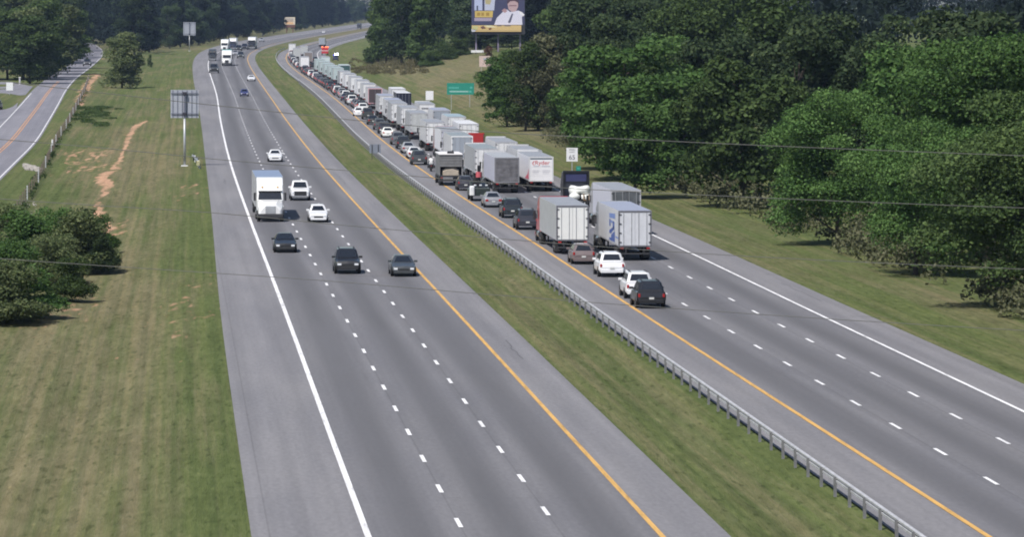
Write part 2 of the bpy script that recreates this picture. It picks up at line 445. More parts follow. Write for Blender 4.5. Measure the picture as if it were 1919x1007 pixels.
ribbon('edge_line', off(WL, -.12), off(WL, .13), 60, 4200, .046, M_WHITE)
ribbon('edge_line', off(YL, -.10), off(YL, .12), 60, 4200, .046, M_YELL)
ribbon('edge_line', off(YR, -.12), off(YR, .12), 60, 4200, .046, M_YELL)
ribbon('edge_line', off(WR, -.1), off(WR, .1), 60, 4200, .046, M_WHITE)
ribbon('edge_line', off(FR, -.42), off(FR, -.27), 60, 2100, .046, M_WHITE)
ribbon('edge_line', off(FL, .27), off(FL, .42), 60, 980, .046, M_WHITE)
M_OR = mat_line('centre_line_paint', (.60,.30,.13))
ribbon('centre_line', off(FL, 3.62), off(FL, 3.78), 60, 1120, .046, M_OR)
ribbon('centre_line', off(FL, 4.02), off(FL, 4.18), 60, 1120, .046, M_OR)
def dashes():
    vs, qs = [], []
    for f, lat, ph in ((YL, -1/3, 5.0), (YL, -2/3, 1.0), (YR, 3.75, 4), (YR, 7.5, 9)):
        y = 62 + ph
        while y < 2600:
            k = len(vs)
            w = .09 if y < 900 else .10
            for yy, s in ((y, -w), (y, w), (y+3.05, w), (y+3.05, -w)):
                vs.append((float(f(yy)) + (lat*float(LW(yy)) if lat < 0 else lat) + s, yy, .046))
            qs.append((k, k+1, k+2, k+3)); y += 12.19
    obj('lane_dashes', np_mesh('lane_dashes', vs, qs), M_WHITE, kind='structure')
dashes()
def patch(name, pix, m, z=.028):
    vs = []
    for px, py in pix:
        p = F0(px, py); vs.append((p.x, p.y, z))
    mb = MB(); mb.add(vs, [tuple(range(len(vs)))])
    me = mb.mesh(name); uv = me.uv_layers.new(name='UVMap')
    for lp in me.loops: uv.data[lp.index].uv = me.vertices[lp.vertex_index].co.xy
    return obj(name, me, m, kind='structure')
patch('side_street', [(-300,150),(-60,152),(20,154),(42,158),(62,162),(48,178),(38,179),(20,176),(-40,175),(-300,178)], M_FRONT, .034)
patch('side_street', [(-300,204),(-20,206),(10,205),(24,200),(34,192),(30,206),(8,238),(-20,232),(-300,236)], M_FRONT, .034)

def cracks():
    rnd = random.Random(77); vs, qs = [], []
    fns = [(OL, .6, 3.2), (ML, -2.3, -.3), (MR, .4, 3.0), (WR, .5, 2.8), (YL, -10.4, -.6), (YR, .6, 10.6)]
    for i in range(40):
        f, a, b = fns[i % 6]; y = 240 + 700*rnd.random()**1.4; u = rnd.uniform(a, b); across = rnd.random() < .45
        x = float(f(y)) + u; w = rnd.uniform(.012, .022); pts = []
        for k in range(rnd.randint(6, 14)):
            pts.append((x, y)); 
            if across: x += rnd.uniform(.15, .35); y += rnd.uniform(-.4, .4)
            else: y += rnd.uniform(1.2, 3.2); x = float(f(y)) + u + rnd.uniform(-.12, .12)
        for (x0, y0), (x1, y1) in zip(pts[:-1], pts[1:]):
            d = math.hypot(x1-x0, y1-y0); nx, ny = -(y1-y0)/d*w, (x1-x0)/d*w; k = len(vs)
            if across: ny *= 4
            vs += [(x0-nx, y0-ny, .040), (x0+nx, y0+ny, .040), (x1+nx, y1+ny, .040), (x1-nx, y1-ny, .040)]; qs.append((k, k+1, k+2, k+3))
    obj('crack_seal', np_mesh('crack_seal', vs, qs), mat('bitumen_seal', (.085,.084,.09), .8), kind='structure')
cracks()
# ------------------------------------------------------------ guardrail
def guardrail():
    base = Vector((float(MR(600)) - .25, 600, 0))
    t = thing('guardrail', 'long galvanised steel guardrail between the grass median and the jammed carriageway', 'guardrail', base)
    ys = np.concatenate([np.arange(100, 900, 3.81), np.arange(900, 1850, 8)])
    prof = [(0,.86),(-.08,.82),(-.08,.74),(0,.70),(-.08,.66),(-.08,.58),(0,.54),(.03,.55),(-.04,.60),(-.04,.66),(.04,.70),(-.04,.75),(-.04,.81),(.03,.855)]
    mb = MB()
    mb.loft([[(float(MR(y))-.25+px-base.x, y-base.y, pz) for px, pz in prof] for y in ys])
    me = mb.mesh('rail'); fix_normals(me)
    obj('rail', me, mat('rail_zinc', (.47,.47,.49), .55, .1, dirt=.25), t)
    pm = MB(); pm.box(-.06,.06,-.08,.08,-.3,.80).box(.06,.1,-.06,.06,.56,.82); pm = pm.mesh('post')
    n = 0
    for y in np.arange(100, 1100, 3.81):
        if n >= 262: break
        obj('post', pm, mat('post_zinc', (.20,.20,.21), .6, .1, dirt=.3), t, (float(MR(y))-.36-base.x, y-base.y, 0)); n += 1
guardrail()

# ------------------------------------------------------------ trees
def crown_mesh(name, blobs, nleaf, leaf, rng):
    """leaf clumps on the shells of many lobes; each clump is a bent pair of leaf-sized faces"""
    blobs = np.array(blobs, float)
    wts = blobs[:, 3]**2; wts /= wts.sum()
    k = rng.choice(len(blobs), nleaf, p=wts)
    d = rng.normal(size=(nleaf, 3)); d /= np.linalg.norm(d, axis=1)[:, None]
    d[:, 2] = np.abs(d[:, 2]) * np.where(rng.random(nleaf) < .82, 1, -1)
    r = blobs[k, 3] * (1 - .42*rng.random(nleaf)**1.6) * (1 + .10*rng.normal(size=nleaf))
    sz = blobs[k, 4] if blobs.shape[1] > 4 else np.ones(nleaf)
    c = blobs[k, :3] + d * r[:, None] * np.stack([np.ones(nleaf), np.ones(nleaf), sz], -1)
    nrm = d + .75*rng.normal(size=(nleaf, 3)); nrm /= np.linalg.norm(nrm, axis=1)[:, None]
    u = np.cross(nrm, rng.normal(size=(nleaf, 3))); u /= np.linalg.norm(u, axis=1)[:, None]
    w = np.cross(nrm, u)
    s = leaf * (.55 + .9*rng.random(nleaf)); s2 = s * (.5 + .4*rng.random(nleaf))
    A = c - u*s[:, None]; B = c - w*s2[:, None] - nrm*s[:, None]*.25; D = c + u*s[:, None]; E_ = c + w*s2[:, None] - nrm*s[:, None]*.25
    V = np.stack([A, B, D, E_], 1).reshape(-1, 3)
    Q = np.arange(nleaf*4).reshape(-1, 4)
    return np_mesh(name, V, Q)
def tree_kind(kind, seed, nleaf=5200):
    """unit tree of height 10 (scaled per individual); returns crown mesh, trunk mesh"""
    rng = np.random.default_rng(seed); bl = []
    if kind == 'broad':
        for i in range(34):
            a = rng.random()*6.28; z = .9 + 7.9*rng.random()**.85; rad = 3.2*math.sqrt(max(0, 1-((z-4.4)/5.4)**2)) * math.sqrt(rng.random())
            bl.append((rad*math.cos(a), rad*math.sin(a), z, .85+.8*rng.random(), .8))
    elif kind == 'tall':
        for i in range(30):
            a = rng.random()*6.28; z = .8 + 8.4*rng.random(); rad = 2.1*math.sqrt(max(0, 1-((z-4.6)/5.6)**2)) * math.sqrt(rng.random())
            bl.append((rad*math.cos(a), rad*math.sin(a), z, .65+.6*rng.random(), 1.1))
    elif kind == 'pine':
        for i in range(30):
            z = .8 + 8.6*i/30; a = rng.random()*6.28; rad = (1-z/10.5)*1.9*(.3+.7*rng.random())
            bl.append((rad*math.cos(a), rad*math.sin(a), z, .35+.75*(1-z/11), .7))
    elif kind == 'shrub':
        for i in range(16):
            a = rng.random()*6.28; z = 1.6 + 6.0*rng.random(); rad = 3.4*math.sqrt(rng.random())*(1-.05*z)
            bl.append((rad*math.cos(a), rad*math.sin(a), z, 1.2+1.1*rng.random(), 1.0))
        for i in range(26):
            a = i*.63; rr = 3.9 if i < 10 else 4.0*rng.random(); bl.append((rr*math.cos(a), rr*math.sin(a), .5+1.4*rng.random(), 1.2+.7*rng.random(), .9))
    elif kind == 'column':
        for i in range(46):
            z = .5 + 8.9*rng.random(); a = rng.random()*6.28; rad = (2.35 - .5*abs(z-5)/5 + .3*math.sin(z*1.9))*math.sqrt(rng.random())
            bl.append((rad*math.cos(a)+.35*math.sin(z*.7), rad*math.sin(a), z, .7+.75*rng.random()*(1-z/16), 1.1))
    elif kind == 'cone':
        for i in range(44):
            z = .5 + 8.8*rng.random(); a = rng.random()*6.28; rad = (1-(z/10.4)**2)*2.5*math.sqrt(rng.random())
            bl.append((rad*math.cos(a)+.5*math.sin(z*.8), rad*math.sin(a), z, .75+.6*rng.random()*(1-z/14), .9))
    leaf = {'broad': .135, 'tall': .12, 'pine': .12, 'shrub': .17, 'cone': .12, 'column': .12}[kind]
    if seed > 9000: nleaf, leaf = 46000, leaf*.52
    cr = crown_mesh('crown', bl, nleaf, leaf, rng)
    tb = MB()
    tw = .16 if kind != 'shrub' else .12
    segs = [(0,0,-.4), (.05*rng.normal(),.05*rng.normal(),2), (.15*rng.normal(),.15*rng.normal(),4.5), (.2*rng.normal(),.2*rng.normal(),8.2)]
    for i in range(3): tb.cyl(segs[i], segs[i+1], tw*(1-.3*i), tw*(1-.3*(i+1)), 7)
    for b in bl[::3]:
        z0 = max(.8, b[2]-1.6); tb.cyl((0,0,z0), (b[0]*.9, b[1]*.9, b[2]), tw*.4, .02, 5)
    return cr, tb.mesh('trunk')
KINDS = {}
def get_kind(k, v):
    if (k, v) not in KINDS: KINDS[(k, v)] = tree_kind(k, (9900 if v >= 10 else 0) + 100 + 17*(v % 10) + sum(map(ord, k)), 15000 if k in ('broad', 'shrub', 'column') else 11000)
    return KINDS[(k, v)]
def tree(name, pos, h, wf, kind, leafm, label, group=None, v=None, cat='tree'):
    v = random.randrange(3) if v is None else v
    if kind == 'broad' and pos[1] < 420: v += 10
    cr, tr = get_kind(kind, v)
    t = thing(name, label, cat, pos, random.random()*6.28, group)
    t.scale = (h/10*wf, h/10*wf, h/10)
    obj('crown', cr, M_LEAF[leafm], t); obj('trunk', tr, M_BARK, t)
    return t
ORD = lambda i: '%d%s' % (i, {1:'st',2:'nd',3:'rd'}.get(i % 10 if i % 100 not in (11,12,13) else 0, 'th'))

# single trees that stand out in the picture: pixel of the foot, height, width factor, kind, leaves, label
SINGLE = [
 ('roadside_tree',229,165,13.2,1.42,'column','bush','solitary bushy grey green tree between the frontage road and the highway'),
 ('small_tree',262,128,5.2,1.2,'cone','bush','low bushy young tree just right of the solitary tree'),
 ('small_tree',281,126,4.2,.8,'cone','mid','thin green sapling on the grass verge beside the larger young tree'),
 ('tree',1172,338,16.5,1.25,'broad','bright','large bright green broadleaf tree nearest the highway on the right bank'),
 ('tree',1120,318,12.5,1.2,'broad','bright','bright green leafy tree half in front of the large bright one'),
 ('tree',1190,372,10.5,1.2,'broad','bright','low bright green tree at the foot of the right wood by the pavement edge'),
 ('tree',1040,238,15.4,1.2,'broad','olive','olive brown broadleaf tree standing out pale among the dark green trees'),
 ('tree',1078,262,10.4,1.15,'broad','mid','mid green rounded tree below the olive brown tree'),
 ('tree',1008,246,12.5,1.0,'tall','olive','thin greyish tree at the foot of the olive brown tree'),
 ('tree',950,238,11.5,1.1,'broad','bright','mid green spreading tree at the lower edge of the grass bank'),
 ('tree',985,246,14.0,1.0,'tall','mid','tall dark tree rising behind the billboard corner'),
 ('tree',930,212,8.6,1.15,'broad','bright','low green tree nearest the green exit sign'),
 ('tree',962,214,10.8,1.2,'tall','mid','tall slender dark tree partly covering the billboard corner'),
 ('tree',724,118,24,1.0,'tall','mid','tall grey green tree first beside the curve of the highway'),
 ('tree',752,122,23,.95,'tall','deep','tall dark tree second in the clump beside the curve'),
 ('tree',786,124,22,.95,'pine','mid','tall narrow pine at the clump edge above the tan bank'),
 ('tree',806,112,22,1.0,'tall','mid','leafy tall tree right of the narrow pine above the bank'),
 ('tree',738,108,25,1.0,'pine','deep','tall dark pine behind the first clump trees'),
 ('tree',770,108,25,1.0,'pine','deep','dark pine in the shaded heart of the roadside clump'),
 ('shrub',703,116,4.6,1.5,'shrub','mid','low green shrub at the foot of the clump beside the curve'),
 ('shrub',836,112,4.8,1.4,'shrub','mid','green shrub on the crest of the tan bank'),
 ('shrub',808,124,4.6,1.5,'shrub','mid','bright low shrub under the leafy tall tree on the bank'),
 ('shrub',862,104,5.4,1.3,'shrub','mid','rounded green shrub below the foot of the billboard'),
]
for nm, px, py, h, wf, k, lm, lb in SINGLE:
    tree(nm, G(px, py), h, wf, k, lm, lb, cat='shrub' if nm == 'shrub' else 'tree')
for k_, (x_, h_) in enumerate(((40.5,7.5),(45,8.5),(49.5,8),(54,8.5),(58,9))):
    tree('tree', (x_, 1262 + 6*(k_ % 2), float(H(x_, 1262))), h_, 1.5, 'broad', 'deep', 'low dark tree in the shade under the big billboard, %s from its left post' % ORD(k_+1), 'low trees under the billboard')
SHR = [(150,503,4.6,1.25,'bush','large rounded grey green shrub with a purplish right side, biggest of the lower left thicket'),
       (60,486,3.9,1.7,'bright','wide dull green shrub left of the largest one in the thicket'),
       (105,470,3.6,1.2,'bright','shrub between the wide one and the largest one'),
       (15,470,4.0,1.4,'bush','dull green shrub at the picture edge in the thicket'),
       (134,556,2.8,1.15,'mid','small round dark green shrub alone on the mown grass below the thicket'),
       (70,530,3.4,1.1,'bush','dark shrub left of the small round one'),
       (25,545,3.6,1.3,'bright','shaggy shrub low in the thicket near the edge of the picture'),
       (10,598,3.9,1.4,'bush','foremost shaggy shrub of the thicket, lowest on the grass'),
       (40,588,3.4,1.6,'bright','fresh green shrub in front of the shaggy ones near the bottom of the thicket'),
       (98,520,3.2,1.4,'bush','wide low shrub filling the gap above the small round one'),
       (178,470,3.0,1.2,'bright','light green shrub behind the right flank of the largest shrub'),
       (188,505,2.8,1.0,'deep','small purplish dark shrub on the right flank of the largest shrub')]
for px, py, h, wf, lm, lb in SHR:
    tree('shrub', F0(px, py), h*1.06, wf*1.02, 'shrub', lm, lb, cat='shrub')

LOOK = {'deep':'dark green','far':'blackish green','mid':'mid green','bright':'bright green','olive':'olive','bush':'grey green'}
SHAPE = {'broad':'broad','tall':'tall slim','pine':'pointed','shrub':'low','cone':'bushy'}
def row(n, fx, y0, y1, hrange, kinds, leaves, where, group, name='tree', wf=(1.0, 1.3), jit=3):
    i = 0
    for j in range(n):
        y = y0 * (y1/y0)**((j + .5*random.random())/max(n-1, 1))
        x = fx(y) + random.uniform(-jit, jit); h = random.uniform(*hrange); w_ = random.uniform(*wf); k = random.choice(kinds); lm = random.choice(leaves)
        px = 600 + x*FPX/y; hw = .30*h*w_*FPX/y; top = (CAMH - h - float(H(x, y)))*FPX/y; foot = (CAMH - float(H(x, y)))*FPX/y
        if y < 1245 and px + hw > 868 and px - hw < 985 and top < 66 : continue      # the billboard stands clear
        if px + hw < 900 and y < 1250 and x > ER(y): continue
        if y < 705 and px + hw > 1000 and px - hw < 1078 and top < 125: continue       # the olive tree shows
        i += 1
        tree(name, (x, y, float(H(x, y)) - .1), h, w_, k, lm, '%s %s tree, %s up the %s' % (LOOK[lm], SHAPE[k], ORD(i), where), group)
# wood along the right of the highway
row(9, lambda y: float(ER(y)) + 11, 175, 470, (13, 16.5), ['broad'], ['bright','mid'], 'front row right of the road', 'front row trees of the right wood', jit=1.5)
row(11, lambda y: float(ER(y)) + 20, 180, 640, (16, 20), ['broad','tall'], ['mid','deep','bright'], 'second row right of the road', 'second row trees of the right wood')
row(13, lambda y: float(ER(y)) + 31, 220, 760, (18, 22), ['tall','broad'], ['deep','mid'], 'third row right of the road', 'inner trees of the right wood')
row(9, lambda y: float(ER(y)) + 14, 520, 760, (14, 18), ['broad','tall'], ['mid','deep'], 'wood edge below the billboard', 'wood edge trees below the billboard')
row(12, lambda y: 46 + (y-700)*.02, 700, 1150, (17, 22), ['tall','broad'], ['deep','mid'], 'wood beside the billboard', 'trees around the billboard', jit=5)
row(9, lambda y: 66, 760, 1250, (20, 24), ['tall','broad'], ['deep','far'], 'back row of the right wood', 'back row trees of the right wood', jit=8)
row(11, lambda y: 20 + (y-1320)*.1, 1330, 1700, (19, 24), ['tall','pine'], ['deep','mid'], 'wood behind the tan bank', 'trees behind the tan bank', jit=9)
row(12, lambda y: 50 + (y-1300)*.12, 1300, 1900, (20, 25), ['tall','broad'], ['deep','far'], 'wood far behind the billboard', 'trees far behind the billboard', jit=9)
# wood left of the frontage road
LEFT = [(14,148,19,'broad','mid'),(44,150,19,'broad','bush'),(72,146,20,'broad','mid'),(98,134,21,'tall','deep'),(118,118,19,'broad','deep'),(60,128,23,'broad','mid'),(25,128,24,'broad','bush'),(90,120,24,'tall','mid'),(132,108,21,'tall','deep'),(-20,150,20,'broad','mid'),(-40,130,24,'broad','deep'),(110,104,24,'tall','deep'),(5,112,26,'tall','deep'),(48,108,27,'tall','deep'),(80,104,26,'tall','deep'),(80,149,20,'tall','mid'),(97,139,21,'broad','bush'),(112,128,20,'broad','mid'),(56,157,17,'broad','mid')]
words = ['grey green','dark','sunlit','tall shaded','deep green']
for i, (px, py, h, k, lm) in enumerate(LEFT):
    tree('tree', F0(px, py), h, 1.25, k, lm, '%s %s tree, %s of the wood left of the frontage road' % (LOOK[lm], SHAPE[k], ORD(i+1)), 'trees left of the frontage road')
row(14, lambda y: float(FL(y)) - 6, 1450, 2100, (20, 25), ['tall','broad'], ['deep','far','mid'], 'row beside the far frontage road', 'trees at the far end of the frontage road', jit=3)
row(9, lambda y: float(FR(y)) + 9, 1960, 2300, (19, 24), ['tall','broad'], ['deep','mid'], 'trees closing the grass strip', 'trees closing off the grass strip', jit=5)
# front row of the wood along the outer side of the far bend
for i in range(46):
    y = 1720*(4150/1720)**(i/45)
    d = 10 + 14*(1 - float(sst(1720, 2100, y)))
    x = float(OL(y)) - d + random.uniform(-3, 3)
    if y < 2960 and 516 < 600 + x*FPX/y < 570: continue
    tree('tree', (x, y + random.uniform(-8, 8), 0), random.uniform(16, 25), random.uniform(1.0, 1.35), k2 := random.choice(['tall','broad','pine']), l2 := random.choice(['far','deep']), '%s %s tree, %s along the row by the far bend' % (LOOK[l2], SHAPE[k2], ORD(i+1)), 'front row trees along the far bend')
def far_wood():
    rng = np.random.default_rng(5); bl = []
    def put(x, y, h, w):
        if y < 2960 and 512 < 600 + x*FPX/y < 574 and y > 2400: return
        for j in range(9):
            a = rng.random()*6.28; z = h*(.12+.8*rng.random()); r = w*.5*math.sqrt(rng.random())*(1.1-z/h*.6)
            bl.append((x+r*math.cos(a), y+r*math.sin(a)*1.0, z, w*(.22+.16*rng.random()), 1.0))
    for r in range(5):
        for i in range(64):
            y = 1830*(4400/1830)**(i/63) + rng.uniform(-20, 20)
            x = float(OL(min(y, 4300))) - 22 - r*13 - 18*(1-float(sst(1720, 2100, y))) + rng.uniform(-5, 5)
            put(x, y, rng.uniform(20, 28), 13)
    for i in range(190):                       # behind the bend and round to the right
        y = rng.uniform(3500, 4700); x = rng.uniform(-420, 900)
        if float(OL(y)) - 14 < x < float(ER(y)) + 12 and y < 4250: continue
        put(x, y, rng.uniform(22, 32), 15)
    for i in range(170):
        y = rng.uniform(1700, 2300); x = rng.uniform(-330, float(FL(min(y, 2150))) - 22)
        put(x, y, rng.uniform(21, 28), 14)
    for i in range(120):
        y = rng.uniform(1050, 1700); x = rng.uniform(-190, float(FL(y)) - 26)
        put(x, y, rng.uniform(20, 26), 13)
    for i in range(260):
        y = rng.uniform(1300, 3400); x = float(ER(y)) + rng.uniform(40, 60) + rng.random()**1.3*(.19*y)
        put(x, y, rng.uniform(22, 28), 13) if x > 75 or y > 1700 else None
    for i in range(150):
        y = rng.uniform(350, 1300); x = 75 + rng.random()*(.17*y)
        put(x, y, rng.uniform(19, 25), 12)
    me = crown_mesh('wood', bl, 330000, .62, rng)
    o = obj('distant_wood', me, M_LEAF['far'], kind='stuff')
    o['label'] = 'dark distant wood closing off the view'
far_wood()

# grass tufts and weeds on the verges and the median
def tufts():
    rng = np.random.default_rng(3); P = []
    n = 16000
    y = K/(300 + 700*rng.random(n)**1.0)*1.0
    y = 155 + 900*rng.random(n)**2.2
    xl = OL(y) - .3 - 34*rng.random(n)**1.2
    P.append(np.stack([xl, y], 1))
    n2 = 7000; y = 155 + 1000*rng.random(n2)**2.2; t = .05 + .9*rng.random(n2)
    P.append(np.stack([ML(y) + (MR(y)-ML(y)-.6)*t, y], 1))
    n3 = 6000; y = 190 + 800*rng.random(n3)**2; P.append(np.stack([ER(y) + .4 + 14*rng.random(n3), y], 1))
    P = np.concatenate(P); P = P[(P[:,0] > FR(P[:,1]) + .5)]
    n = len(P); z = H(P[:,0], P[:,1])
    hh = .02 + .07*rng.random(n)**2
    V = []; a = rng.random(n)*6.28
    for k in range(2):
        aa = a + k*1.6; w = .06 + .09*rng.random(n)
        dx, dy = np.cos(aa)*w, np.sin(aa)*w; lx, ly = rng.normal(size=n)*.05, rng.normal(size=n)*.05
        V.append(np.stack([np.stack([P[:,0]-dx, P[:,1]-dy, z-.02], 1), np.stack([P[:,0]+dx, P[:,1]+dy, z-.02], 1), np.stack([P[:,0]+dx*.5+lx, P[:,1]+dy*.5+ly, z+hh], 1), np.stack([P[:,0]-dx*.5+lx, P[:,1]-dy*.5+ly, z+hh*.8], 1)], 1))
    V = np.concatenate(V).reshape(-1, 3)
    o = obj('grass_tufts', np_mesh('grass_tufts', V, np.arange(len(V)).reshape(-1, 4)), M_TUFT, kind='stuff')
TUFTS = False   # mown short: no blades show at this distance
M_TUFT = mat_leaf('tuft', (.13,.155,.065), (.18,.20,.09), (.26,.24,.14), .6)
if TUFTS: tufts()
def weeds():
    rng = np.random.default_rng(4); bl = []
    path = [(164,168),(152,188),(142,215),(128,240),(112,262),(100,285),(90,308),(72,340),(55,368),(38,395),(22,415)]
    for (a, b) in zip(path[:-1], path[1:]):
        for j in range(7):
            t = rng.random(); q = F0(a[0]+(b[0]-a[0])*t + rng.normal()*3, a[1]+(b[1]-a[1])*t)
            bl.append((q.x, q.y, .15, .25+.45*rng.random(), .7))
    for px, py, r in ((175,205,1.6),(190,215,1.6),(165,225,1.4),(185,232,1.3),(155,215,1.6),(198,200,1.2),(60,420,1.0),(145,470,.8)):
        for j in range(5):
            q = F0(px+rng.normal()*9, py+rng.normal()*3); bl.append((q.x, q.y, .02, r*(.6+.7*rng.random()), .16))
    obj('weeds', crown_mesh('weeds', bl, 12000, .10, rng), M_LEAF['mid'], kind='stuff')
    bl = []
    for j in range(60):                       # rank growth at the wood edge
        y = rng.uniform(520, 760); x = float(ER(y)) + rng.uniform(11, 18); bl.append((x, y, float(H(x, y))+.2, rng.uniform(.4, 1.0), .7))
    for j in range(420):
        y = rng.uniform(180, 760); x = float(ER(y)) + 9.5 + 26*rng.random()**1.6; bl.append((x, y, .5, rng.uniform(.6, 2.1), .9))
    obj('undergrowth', crown_mesh('undergrowth', bl, 60000, .17, rng), M_LEAF['olive'], kind='stuff')
    bl = []
    for j in range(150):                       # pale dry brush at the foot of the clump by the curve
        q = G(rng.uniform(655, 800), rng.uniform(112, 140)); bl.append((q.x, q.y, q.z+.1, rng.uniform(.5, 1.5), .7))
    obj('dry_brush', crown_mesh('dry_brush', bl, 16000, .17, rng), mat_leaf('leaf_brush', (.10,.10,.05), (.17,.155,.085), (.26,.23,.14), .5), kind='stuff')
weeds()

# ------------------------------------------------------------ vehicles: templates
def wheel_parts(x, y, r, w, lod=0, rim=RIM, n=18):
    s = 1 if x > 0 else -1
    t = MB().lathe_x(x, [(-w/2, r*.62), (-w/2, r*.93), (-w/2+.03, r), (w/2-.03, r), (w/2, r*.93), (w/2, r*.62)], y, r, n)
    rm = MB().lathe_x(x, [(s*(w/2-.03)-.01, r*.60), (s*(w/2-.03)+s*.02, r*.58), (s*(w/2-.05), r*.3), (s*(w/2+.005), r*.16)], y, r, 12)
    return ('wheel', t, TYRE, [('rim', rm, rim, [])])
def car_template(kind, facing, lod):
    """parts list; local +Y is the front; facing 'front' or 'rear' tells which end gets the finer parts"""
    P = []
    if kind == 'sedan':   L, Wd, hz, cab, top, roofw = 4.8, 1.84, (.60,.74,.86,.96,1.0,1.0,.98,.74), (-1.75, 1.05), (-1.0, .2, 1.44), .60
    elif kind == 'coupe': L, Wd, hz, cab, top, roofw = 4.5, 1.86, (.56,.68,.80,.90,.96,.98,.98,.76), (-1.7, .85), (-.85, .0, 1.30), .58
    elif kind == 'hatch': L, Wd, hz, cab, top, roofw = 4.3, 1.8, (.62,.80,.92,1.0,1.02,1.02,1.0,.72), (-2.0, 1.1), (-1.6, .3, 1.52), .62
    elif kind == 'suv':   L, Wd, hz, cab, top, roofw = 4.8, 1.94, (.74,.94,1.04,1.1,1.12,1.12,1.1,.74), (-2.28, 1.15), (-1.95, .35, 1.76), .68
    elif kind == 'pickup':L, Wd, hz, cab, top, roofw = 5.8, 2.02, (.86,1.08,1.18,1.22,1.22,1.22,1.2,1.1), (-.75, 1.55), (-.45, .75, 1.92), .70
    elif kind == 'van':   L, Wd, hz, cab, top, roofw = 5.2, 1.98, (.78,.98,1.1,1.2,1.2,1.2,1.2,.9), (-2.5, 1.8), (-2.35, .9, 1.98), .80
    w = Wd/2; hl = L/2
    zb = .30 if kind in ('suv','pickup','van') else .22
    st = [(hl, hz[0], .80), (hl-.12, hz[1], .90), (hl-.75, hz[2], .97), (cab[1], hz[3], 1), (0, hz[4], 1), (cab[0], hz[5], 1), (-hl+.14, hz[6], .95), (-hl, hz[7], .86)]
    rings = []
    for y, zt, k in st:
        ww = w*k; b = zb + (.08 if abs(y) > hl-.2 else 0)
        rings.append([(-ww*.86, y, b), (-ww*.99, y, b+.16), (-ww, y, b+(zt-b)*.55), (-ww*.965, y, zt-.07), (-ww*.86, y, zt), (0, y, zt+.035), (ww*.86, y, zt), (ww*.965, y, zt-.07), (ww, y, b+(zt-b)*.55), (ww*.99, y, b+.16), (ww*.86, y, b)])
    body = MB().loft(rings)
    y0, y1 = cab; t0, t1, zt = top; rw = roofw*w/.97; zb_ = hz[4]-.02
    def cabring(f): # f 0 bottom..1 top
        a, b = y0+(t0-y0)*f, y1+(t1-y1)*f; ww = w*.90 + (rw-w*.90)*f; z = zb_ + (zt-zb_)*f
        c = .16
        return [(-ww+c, a, z), (ww-c, a, z), (ww, a+c, z), (ww, b-c, z), (ww-c, b, z), (-ww+c, b, z), (-ww, b-c, z), (-ww, a+c, z)]
    r1 = cabring(1.0); r9 = cabring(.93)
    rt = [((p[0])*.86, (p[1]-(t0+t1)/2)*.86+(t0+t1)/2, zt+.03) for p in r1]
    cabm = MB().loft([cabring(0), r9, rt]); body.v += []
    kids = []
    body.add(cabm.v, cabm.f)
    P.append(('body', body, 'PAINT', kids))
    def pane(side, f0=.10, f1=.86, u0=0.0, u1=1.0, o=.015):
        def pt(f, u):
            a, b = y0+(t0-y0)*f, y1+(t1-y1)*f; ww = w*.90+(rw-w*.90)*f; z = zb_+(zt-zb_)*f
            if side == 'front': return (-(ww-.18)+2*(ww-.18)*u, b+o, z+o*.6)
            if side == 'rear': return (-(ww-.18)+2*(ww-.18)*u, a-o, z+o*.6)
            s = 1 if side == 'right' else -1
            return (s*(ww+o), a+.2+(b-a-.4)*u, z)
        return MB().quad(pt(f0,u0), pt(f0,u1), pt(f1,u1), pt(f1,u0))
    P.append(('windshield', pane('front'), GLASS, [])); P.append(('rear_window', pane('rear', .22 if kind in ('suv','van') else .12), GLASS, []))
    for s in ('left', 'right'):
        P.append(('side_window', pane(s, .12, .84, .02, .47), GLASS, [])); P.append(('side_window', pane(s, .12, .84, .53, .97), GLASS, []))
    wr = .37 if kind in ('pickup',) else (.36 if kind in ('suv','van') else .32)
    for y in (hl-.92, -hl+.95):
        for s in (-1, 1):
            P.append(wheel_parts(s*(w-.11), y, wr, .23, lod))
    if lod < 2:
        f = MB()                                    # wheel arches
        for y in (hl-.92, -hl+.95):
            for s in (-1, 1):
                f.lathe_x(s*(w-.012), [(0, wr+.07), (s*.02, wr+.06), (s*.02, wr-.02)], y, wr, 18)
        P.append(('wheel_arch', f, PLAST, []))
    # front end
    for s in (-1, 1):
        P.append(('headlight', MB().box(min(s*w*.50, s*w*.80), max(s*w*.50, s*w*.80), hl-.10, hl+.015, hz[0]+.02-.10, hz[0]+.06), LAMP, []))
        P.append(('tail_light', MB().box(min(s*w*.55, s*w*.86), max(s*w*.55, s*w*.86), -hl-.012, -hl+.1, hz[7]-.12, hz[7]+.08) if kind in ('sedan','coupe') else MB().box(min(s*w*.76, s*w*.90), max(s*w*.76, s*w*.90), -hl-.012, -hl+.1, hz[7]+.02, hz[7]+.24), 'TAIL', []))
    P.append(('grille', MB().box(-w*.46, w*.46, hl-.05, hl+.012, zb+.20, hz[0]-.04) if kind != 'pickup' else MB().box(-w*.62, w*.62, hl-.05, hl+.02, zb+.22, hz[0]+.10), PLAST, []))
